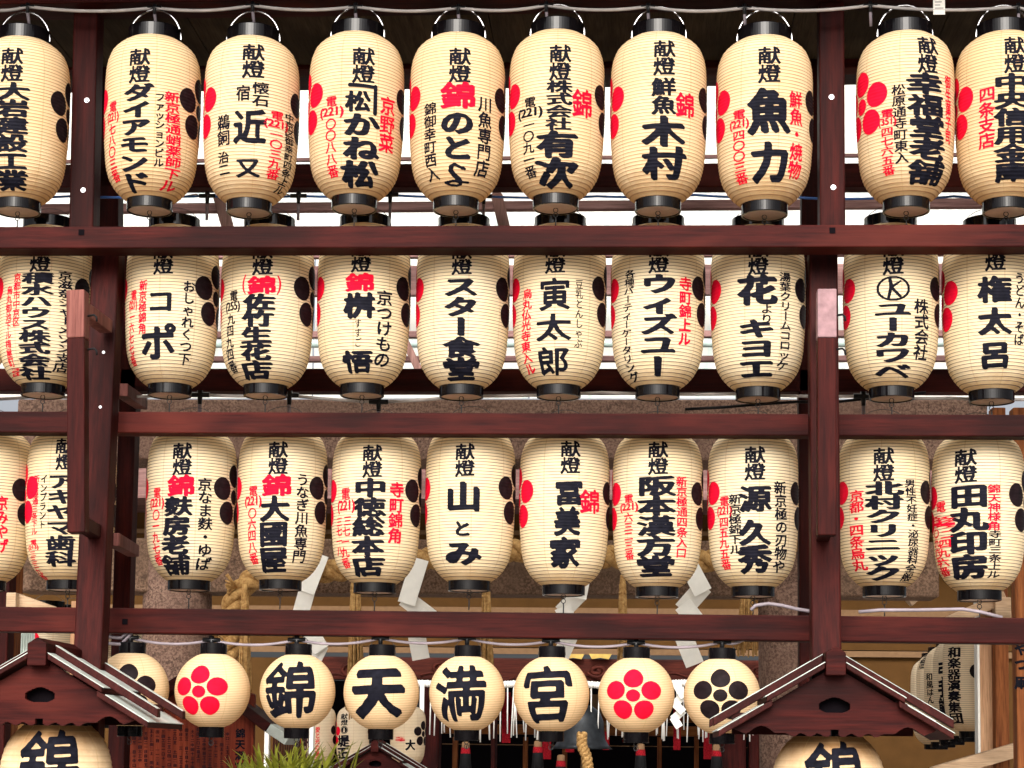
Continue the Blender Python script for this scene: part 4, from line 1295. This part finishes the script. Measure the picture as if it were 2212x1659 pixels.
# scroll carving on the beam
cv = MB()
for (sx, sy, r, dr) in ((955, 1442, 16, 1), (1590, 1446, 20, -1), (1640, 1450, 14, 1), (760, 1446, 18, 1), (1290, 1450, 14, -1)):
    pts = []
    for k in range(40):
        an = k * .28; rad = r * (1 - k / 46)
        pts.append(P(sx + dr * rad * math.cos(an) * 1.5, sy + rad * math.sin(an), YH - .26))
    cv.tube(pts, .022, 6)
for i in range(9):
    x = 700 + 104 * i
    cv.tube([P(x + k * 9, 1462 - 7 * math.sin(k * .55) - i % 3, YH - .255) for k in range(12)], .014, 5)
part(cv, 'scroll_carving', M['carved'], hall, 0, True)
for x in (1240, 1298):
    part(MB().prism([(P(x - 24, 1416, YH).x, P(x, 1416, YH).z), (P(x + 24, 1416, YH).x, P(x, 1416, YH).z), (P(x + 18, 1427, YH).x, P(x, 1427, YH).z), (P(x, 1423, YH).x, P(x, 1424, YH).z), (P(x - 18, 1427, YH).x, P(x, 1427, YH).z)][::-1], YH - .34, YH - .28), 'gilt_fitting', M['gold'], hall)
for (x0, x1, mat) in ((905, 950, 'wood_z'), (1557, 1612, 'wood_z'), (1062, 1072, 'wood_z'), (1618, 1640, 'wood_z')):
    a = P(x0, 1476, YH - .2); c = P(x1, 1476, YH - .2)
    part(MB().box((a.x, YH - .2, 0), (c.x, YH + .1, a.z)), 'column', M['wood_z'], hall, .02)
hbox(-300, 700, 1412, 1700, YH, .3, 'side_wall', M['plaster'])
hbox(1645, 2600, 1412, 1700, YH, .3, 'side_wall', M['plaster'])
hbox(690, 1650, 1470, 1720, YH + 3, .2, 'interior_dark_backing', M['shade_black'])  # black sheet stands in for the unlit depth of the hall
hbox(700, 1645, 1560, 1592, YH + 1.2, .5, 'counter', M['wood_orangex'], None, .01)
hbox(950, 1640, 1540, 1562, YH + 2.2, .3, 'inner_rail', M['wood_orangex'], None, .01)
hbox(955, 1630, 1608, 1614, YH + 1.6, .1, 'low_rail', M['trim'])
for x in (978, 1130, 1215, 1255, 1420, 1500, 1540, 1660):
    hbox(x, x + (5 if x in (1255, 1540) else 9), 1592, 1700, YH + 1.3, .1, 'grille_post', M['trim'] if x in (1255, 1540) else M['wood_orange'])
hbox(1278, 1312, 1500, 1580, YH + 2.6, .1, 'hanging_screen', M['trim'])
for (x0, x1, y0, y1) in ((1085, 1102, 1495, 1605), (1100, 1130, 1505, 1545), (1455, 1470, 1520, 1620), (1520, 1538, 1520, 1640), (1172, 1190, 1570, 1640), (1222, 1240, 1580, 1625), (1302, 1316, 1580, 1620)):
    hbox(x0, x1, y0, y1, YH + .6, .04, 'red_drape', M['red_cloth'])

# white fringe rope under the carved beam
zf = P(1106, 1480, YH - .45)
fr = empty('fringe_rope', zf, 'white twisted rope with hanging white cord fringe under the carved beam', 'fringe')
pts = [P(x, 1478 + 3 * math.sin(x * .02), YH - .45) for x in range(900, 1650, 25)]
part(twisted(pts, .018, 2, 60, .022, 8), 'rope', M['white_cord'], fr, 0, True)
b = MB()
for cx in list(range(915, 1640, 14)):
    k_n = rng.choice((1, 1, 2, 3))
    ln = rng.uniform(98, 124)
    for k in range(k_n):
        x0 = cx + rng.uniform(-3, 3); x1 = x0 + rng.uniform(-6, 6)
        b.tube([P(x0, 1480, YH - .45), P((x0 + x1) / 2, 1480 + ln * .5, YH - .46), P(x1, 1480 + ln + rng.uniform(-4, 3), YH - .45)], .0075, 5)
o = part(b, 'cord_fringe', M['white_cord'], fr, 0, True); o['kind'] = 'stuff'
for (x, lab) in ((1166, 'looped white cord beside the round lantern with stacked boxes'), (912, 'white cord bundle beside the dark red column at centre left')):
    b = MB()
    for k in range(6):
        b.tube([P(x + rng.uniform(-3, 3), 1480, YH - .5), P(x + rng.uniform(-7, 4), 1545, YH - .5), P(x + rng.uniform(-8, -2), 1598, YH - .5)], .010, 5)
    thing(b, 'cord_bundle', M['white_cord'], lab, 'cord', 'white cord bundles', 0, True)
streamer([(1462, 1480), (1476, 1503), (1458, 1520), (1474, 1536), (1456, 1552), (1466, 1568)], 17, YH - .55, 'small white zigzag paper between the red and black crest round lanterns', tk=.01)
# bell with its rope
bx = P(1258, 1500, YH - .3); mb_ = mpp(bx)
def bell(dx):
    pass
prof = [(.02, 96), (22, 92), (38, 80), (46, 60), (48, 40), (50, 22), (58, 8), (66, 0), (62, 0), (52, 12)]
zb = P(1258, 1618, YH - .3)
b = MB().lathe([(r * mb_, z * mb_) for r, z in prof], 40, (bx.x, YH - .3, zb.z))
thing(b, 'hanging_bell', M['bronze'], 'dark bronze bell with flared lip hanging behind the round lanterns', 'bell', None, 0, True)
pts = [P(1257, 1585, YH - .75), P(1258, 1612, YH - .75), P(1268, 1640, YH - .75), P(1274, 1700, YH - .75)]
thing(twisted(catpts(pts), .026, 3, 4, .034), 'bell_rope', M['straw'], 'short tan twisted rope hanging in front of the bronze bell', 'rope', None, 0, True)
for i, (x, y, lab) in enumerate(((1006, 1602, 'below the water character lantern'), (1162, 1600, 'left of the bronze bell'), (1384, 1606, 'below the red crest round lantern'), (1548, 1608, 'below the black crest round lantern'), (1212, 1630, 'just left of the bell rope'))):
    p = P(x, y, YH - .6); m = mpp(p)
    e = empty('cord_tassel', P(x, y + 70, YH - .6), 'dark tassel with red band and beige head hanging ' + lab, 'tassel', 'dark tassels in the shrine hall')
    part(MB().lathe([(4 * m, 0), (8 * m, -2 * m), (9 * m, -14 * m)], 16, p, True), 'tassel_head', M['trim'], e, 0, True)
    part(MB().lathe([(9.5 * m, -13 * m), (11 * m, -26 * m)], 16, p), 'tassel_band', M['red_cloth'], e, 0, True)
    part(MB().lathe([(11 * m, -25.5 * m), (14 * m, -68 * m), (9 * m, -72 * m)], 16, p, False, True), 'tassel_skirt', M['cable_black'], e, 0, True)

# far lanterns in the courtyard
YF = 12.2
dF = depth(P(790, 1600, YF))
FORMF = Form(38.5 * dF / FQ, 38.5 * dF / FQ * 3.3, BARREL, 40, .002, (.545, .235), (.465, .21))
PF = paper_material('far lantern paper', FORMF.pitch, (.86, .74, .56), (.84, .66, .42), (.45, .33, .22), .6, .2)
FAR = [(686, 1652, -5, 'far lantern with black hiragana and a slim red column left of the small canopy', [('D2', 'k', 'B', '恵ひとみ', 650, 1140, 640, 1460, 80), ('D2', 'r', 'S', '愛と光の恵み', 728, 1130, 720, 1430, 40)]),
       (763, 1655, 0, 'far lantern with a round black seal above its writing', [('D2', 'k', 'M', '献燈', 955, 1015, 955, 1118, 62), ('D2', 'k', 'B', 'SEAL', 952, 1122, 952, 1190, 68), ('D2', 'k', 'B', '堤正', 945, 1200, 940, 1405, 110)]),
       (880, 1655, -30, 'far lantern with red phone number right of the small canopy', [('D2', 'k', 'B', '大', 1520, 1240, 1520, 1330, 80), ('D2', 'r', 'S', '(221)', 1430, 1215, 1430, 1255, 80)])]
for (x, y, rho, lab, tx) in FAR:
    paper_lantern(FORMF, P(x, y, YF), lab, 'far lanterns in the courtyard', PF, rho, tx, handle=.2, hook=0, name='paper_lantern')
# lanterns in a row along the right side
dR = 5.0
FORMR = Form(63 * depth(P(2100, 1500, dR)) / FQ, 63 * depth(P(2100, 1500, dR)) / FQ * 3.44, BARREL, 48, .0016, (.545, .235), (.465, .21))
PR = paper_material('side row lantern paper', FORMR.pitch, (.86, .76, .58), (.84, .66, .42), (.40, .30, .22), .8, .18)
SIDE = [(2102, 1580, 5.0, 'nearest lantern of the side row with black crest and one black column', [('D4', 'k', 'H', '和楽器演奏集団', 998, 203, 1012, 503, 42)], -55),
        (2078, 1590, 5.55, 'second lantern of the side row with fat brush strokes and thin letters', [('D4', 'k', 'B', '弓手能', 950, 260, 958, 470, 30)], -62),
        (2056, 1597, 6.1, 'third lantern of the side row with small black hiragana column', [('D4', 'k', 'S', '和風はん', 898, 305, 908, 425, 24)], -64),
        (2037, 1603, 6.65, 'fourth lantern of the side row with a thin black column', [('D4', 'k', 'S', '献燈', 872, 195, 872, 290, 20)], -65),
        (2022, 1608, 7.2, 'farthest lantern of the side row with two thin letters', [('D4', 'k', 'S', 'EE', 862, 312, 862, 335, 20, 20)], -66)]
for (x, y, Y, lab, tx, rho) in SIDE:
    paper_lantern(FORMR, P(x, y, Y), lab, 'lanterns in the side row at right', PR, rho, tx, handle=.25, hook=0)
# pale new timber rack of the side row
e = empty('pale_timber_rack', P(2126, 1631, 4.6), 'pale new timber rack with slanted rails at the lower right', 'rack')
e.location.z = 0
def pbar(x0, y0, Y0, x1, y1, Y1_, wpx, d, mat, nm='rail'):
    a = P(x0, y0, Y0); c = P(x1, y1, Y1_)
    part(MB().bar(a, c, wpx * mpp(a), d, (0, 1, 0)), nm, mat, e, .004)
a = P(2126, 1380, 4.55)
part(MB().box((a.x - .038, 4.5, 0), (a.x + .038, 4.6, P(2126, 1270, 4.55).z)), 'upright', M['wood_palez'], e, .004)
part(MB().box((a.x - .052, 4.49, 0), (a.x - .0385, 4.6, P(2126, 1270, 4.55).z)), 'upright_edge', M['white_paper'], e)
pbar(2198, 1619, 4.3, 2015, 1672, 4.3, 30, .12, M['wood_pale'])
pbar(2170, 1290, 4.4, 2040, 1348, 4.4, 26, .10, M['wood_pale'])
pbar(1960, 1300, 4.9, 2010, 1255, 4.9, 26, .10, M['wood_pale'])
part(MB().box((P(2150, 1305, 4.3).x, 4.3, P(2150, 1345, 4.3).z), (P(2184, 1305, 4.3).x, 4.42, P(2150, 1290, 4.3).z)), 'block', M['wood_pale'], e, .004)
e2 = empty('pale_timber_rack', P(40, 1631, 3.0), 'pale new timber bracket arm at the lower left behind the lantern rack', 'rack')
e2.location.z = 0
def lbar(x0, y0, x1, y1, Y, wpx, d, mat, nm):
    a = P(x0, y0, Y); c = P(x1, y1, Y)
    part(MB().bar(a, c, wpx * mpp(a), d, (0, 1, 0)), nm, mat, e2, .004)
lbar(30, 1300, 130, 1336, 3.0, 40, .10, M['wood_pale'], 'rail')
part(MB().box((P(13, 1300, 2.9).x, 2.9, P(13, 1330, 2.9).z), (P(34, 1300, 2.9).x, 3.05, P(13, 1280, 2.9).z)), 'block', M['wood_pale'], e2, .004)
a = P(168, 1400, 3.1)
part(MB().box((a.x - .03, 3.05, 0), (a.x + .03, 3.13, P(168, 1300, 3.1).z)), 'upright', M['wood_palez'], e2, .004)
# plain wooden posts at the picture edges
for (x0, x1, Y, y1, mat, lab) in ((2196, 2240, 3.6, 880, 'wood_orange', 'orange brown wooden post at the right edge with black painted signs'), (2150, 2180, 4.4, 880, 'wood_orange', 'orange brown round-edged post behind the last middle lantern at right'), (-20, 12, 3.4, 1130, 'wood_z', 'dark red wooden post at the lower left edge'), (12, 27, 3.6, 1130, 'wood_orange', 'slim orange brown post at the lower left')):
    a = P(x0, 1500, Y); c = P(x1, 1500, Y)
    o = thing(MB().box((a.x, Y, 0), (c.x, Y + .12, P(x0, y1, Y).z)), 'timber_post', M[mat], lab, 'post', 'plain posts at the sides', .006)
    if x0 == 2196:
        ik = Ink()
        V, FA = glyph('つ', 'B', 64)
        for (ch, yy) in (('や', 1402), ('つ', 1435), ('凧', 1475)):
            V, FA = glyph(ch, 'B', 64)
            cc = P(2206, yy, Y)
            s_ = 30 * mpp(cc)
            ik.put(np.stack([cc.x - o.location.x + (V[:, 0] - .5) * s_, np.full(len(V), Y - .004 - o.location.y), cc.z - o.location.z + (V[:, 1] - .5) * s_], 1), FA)
        ik.build('lettering', M['ink'], o)
# white corrugated panel at far left bottom
b = MB(); vs = []; fs = []
p0, p1 = P(27, 1365, 4.0), P(70, 1500, 4.0)
for i in range(61):
    x = p0.x + (p1.x - p0.x) * i / 60
    vs += [(x, 4.0 + .01 * math.sin(i * .9), p0.z), (x, 4.0 + .01 * math.sin(i * .9), p1.z), ]
for i in range(60): fs.append((2 * i, 2 * i + 1, 2 * i + 3, 2 * i + 2))
b.add(vs, fs)
o = thing(b, 'corrugated_panel', M['metal_roof'], 'small pale corrugated panel beside the left canopy', 'panel', None, 0, True)
md = o.modifiers.new('thick', 'SOLIDIFY'); md.thickness = .004
for (x, y, Y, lab, rho) in ((97, 1475, 4.4, 'pale lantern behind the left canopy ridge, left of the leaning post', 60), (150, 1478, 4.7, 'pale lantern with a red petal peeking over the left canopy', 40), (245, 1500, 5.0, 'pale lantern peeking out right of the leaning left post', 0)):
    paper_lantern(FORMR, P(x, y + 60, Y), lab, 'lanterns in the side row at left', PR, rho, [('D1', 'k', 'S', '明和堂', 968, 300, 972, 470, 40)] if x == 245 else [], handle=.25, hook=0)

# ------------------------------------------------------------------ notice board, small canopy, plant
YN = 1.5
nb = empty('notice_board', P(401, 1631, YN), 'red brown gabled notice board densely written in black behind the left round lanterns', 'notice board')
nb.location.z = 0
a = P(262, 1548, YN); c = P(545, 1700, YN)
part(MB().box((a.x, YN, c.z - .5), (c.x, YN + .04, P(545, 1500, YN).z)), 'board', M['notice'], nb, .004)
ap = P(432, 1452, YN); le = P(262, 1560, YN); re = P(590, 1573, YN)
part(MB().prism([(a.x, P(262, 1500, YN).z + .001), (c.x, P(545, 1500, YN).z + .001), (ap.x, ap.z - .02)], YN, YN + .04), 'board_gable', M['notice'], nb)
for en in (le, re):
    part(MB().bar(Vector((ap.x, YN + .02, ap.z)), Vector((en.x, YN + .02, en.z)), .045, .30), 'roof_board', M['wood_x'], nb, .004)
tip = MB().bar(re + Vector((.002, .02, 0)), re + Vector((.09, .02, -.055)), .046, .30)
part(tip, 'roof_edge', M['metal_roof'], nb, .003)
ik = Ink()
def flat_text(ink, ch, cx, cy, wpx, hpx, Y, parent, wt='M', res=64, yoff=-.003):
    V, FA = glyph(ch, wt, res)
    p = P(cx, cy, Y); m = mpp(p)
    off = parent.location
    ink.put(np.stack([p.x - off.x + (V[:, 0] - .5) * wpx * m, np.full(len(V), Y + yoff - off.y), p.z - off.z + (V[:, 1] - .5) * hpx * m], 1), FA)
for i, ch in enumerate('錦天満宮'):
    flat_text(ik, ch, 519.5 - i * .6, 1584 + i * 24, 22, 22, YN, nb, 'M')
r2 = random.Random(3)
MARKS = '三一二十工土王日口田目中'
for k in range(17):
    x = 290 + k * 12.6
    y = 1578 + r2.uniform(-6, 8)
    while y < 1665:
        if not (455 < x < 490 and y < 1600):
            flat_text(ik, r2.choice(MARKS), x, y, 8.5, 8.0, YN, nb, 'S', 32)
        y += 9.6 if r2.random() < .9 else 20
ik.build('lettering', M['ink'], nb)

apx, apy = q('D2', 1215, 1243)
ap = P(apx, apy, 8.6)
canopy(ap, 'small far gabled canopy with pale sloping edges beyond the yellow green blades', 'small canopies', s=.95)
thing(MB().bar(Vector((ap.x, ap.y + .5, 0)), Vector((ap.x, ap.y + .5, ap.z - .2)), .1, .1), 'canopy_stand', M['wood_z'], 'dark post under the small far canopy', 'post', None, .005)
# slatted fence left of the far lanterns
fe = empty('slat_fence', P(600, 1631, 11.0), 'dark slatted fence panel with white frame left of the far lanterns', 'fence')
fe.location.z = 0
for k in range(16):
    p = P(592 + k * 5, 1560, 11.0)
    part(MB().box((p.x - .006, 11.0, 0), (p.x + .006, 11.03, p.z)), 'slat', M['wood_z'], fe)
for x in (578, 674):
    p = P(x, 1560, 11.0)
    part(MB().box((p.x - .02, 10.97, 0), (p.x + .02, 11.05, p.z)), 'frame_post', M['white_paper'], fe)
p = P(590, 1550, 11.0); p2 = P(676, 1560, 11.0)
part(MB().box((p.x, 10.98, p2.z), (p2.x, 11.04, p.z)), 'top_rail', M['wood_grey'], fe)

def blades(x, y, Y, n, label, seed, hmin, hmax):
    r = random.Random(seed); b = MB()
    base = P(x, y, Y)
    for k in range(n):
        az_ = r.uniform(0, 2 * math.pi); ln = r.uniform(hmin, hmax); w_ = r.uniform(.010, .018)
        lean = r.uniform(.15, .75)
        p = base + Vector((r.uniform(-.10, .10), r.uniform(-.05, .05), 0))
        vs = []; nseg = 7
        sd_ = Vector((-math.sin(az_), math.cos(az_), 0))
        for i in range(nseg + 1):
            t = i / nseg
            c_ = p + Vector((math.cos(az_) * ln * lean * t * t * 1.0, math.sin(az_) * ln * lean * t * t, ln * (t - .28 * lean * t * t)))
            ww = w_ * (1 - t ** 2.2) + .0006
            vs += [c_ - sd_ * ww + Vector((0, 0, ww * .4)), c_ - Vector((0, 0, ww * .2)), c_ + sd_ * ww + Vector((0, 0, ww * .4))]
        fs = []
        for i in range(nseg):
            fs += [(3 * i, 3 * i + 1, 3 * i + 4, 3 * i + 3), (3 * i + 1, 3 * i + 2, 3 * i + 5, 3 * i + 4)]
        b.add(vs, fs)
    return b
pl = empty('potted_plant', P(610, 1700, .9), 'yellow green clump of long pointed blades at the bottom left of centre', 'plant')
pl.location.z = 0
b = blades(610, 1722, .9, 70, '', 5, .12, .27)
b2 = blades(560, 1715, .95, 30, '', 8, .10, .2)
b.add(b2.v, b2.f)
b3 = blades(705, 1730, .85, 26, '', 11, .14, .30)
b.add(b3.v, b3.f)
part(b, 'foliage', M['leaf'], pl, 0, True)
base = P(620, 1722, .9)
part(MB().box((base.x - .35, .75, base.z - .03), (base.x + .40, 1.1, base.z + .005)), 'soil', M['granite_dark'], pl)
part(MB().box((base.x - .37, .73, 0), (base.x + .42, 1.12, base.z - .031)), 'planter_box', M['wood_x'], pl, .006)
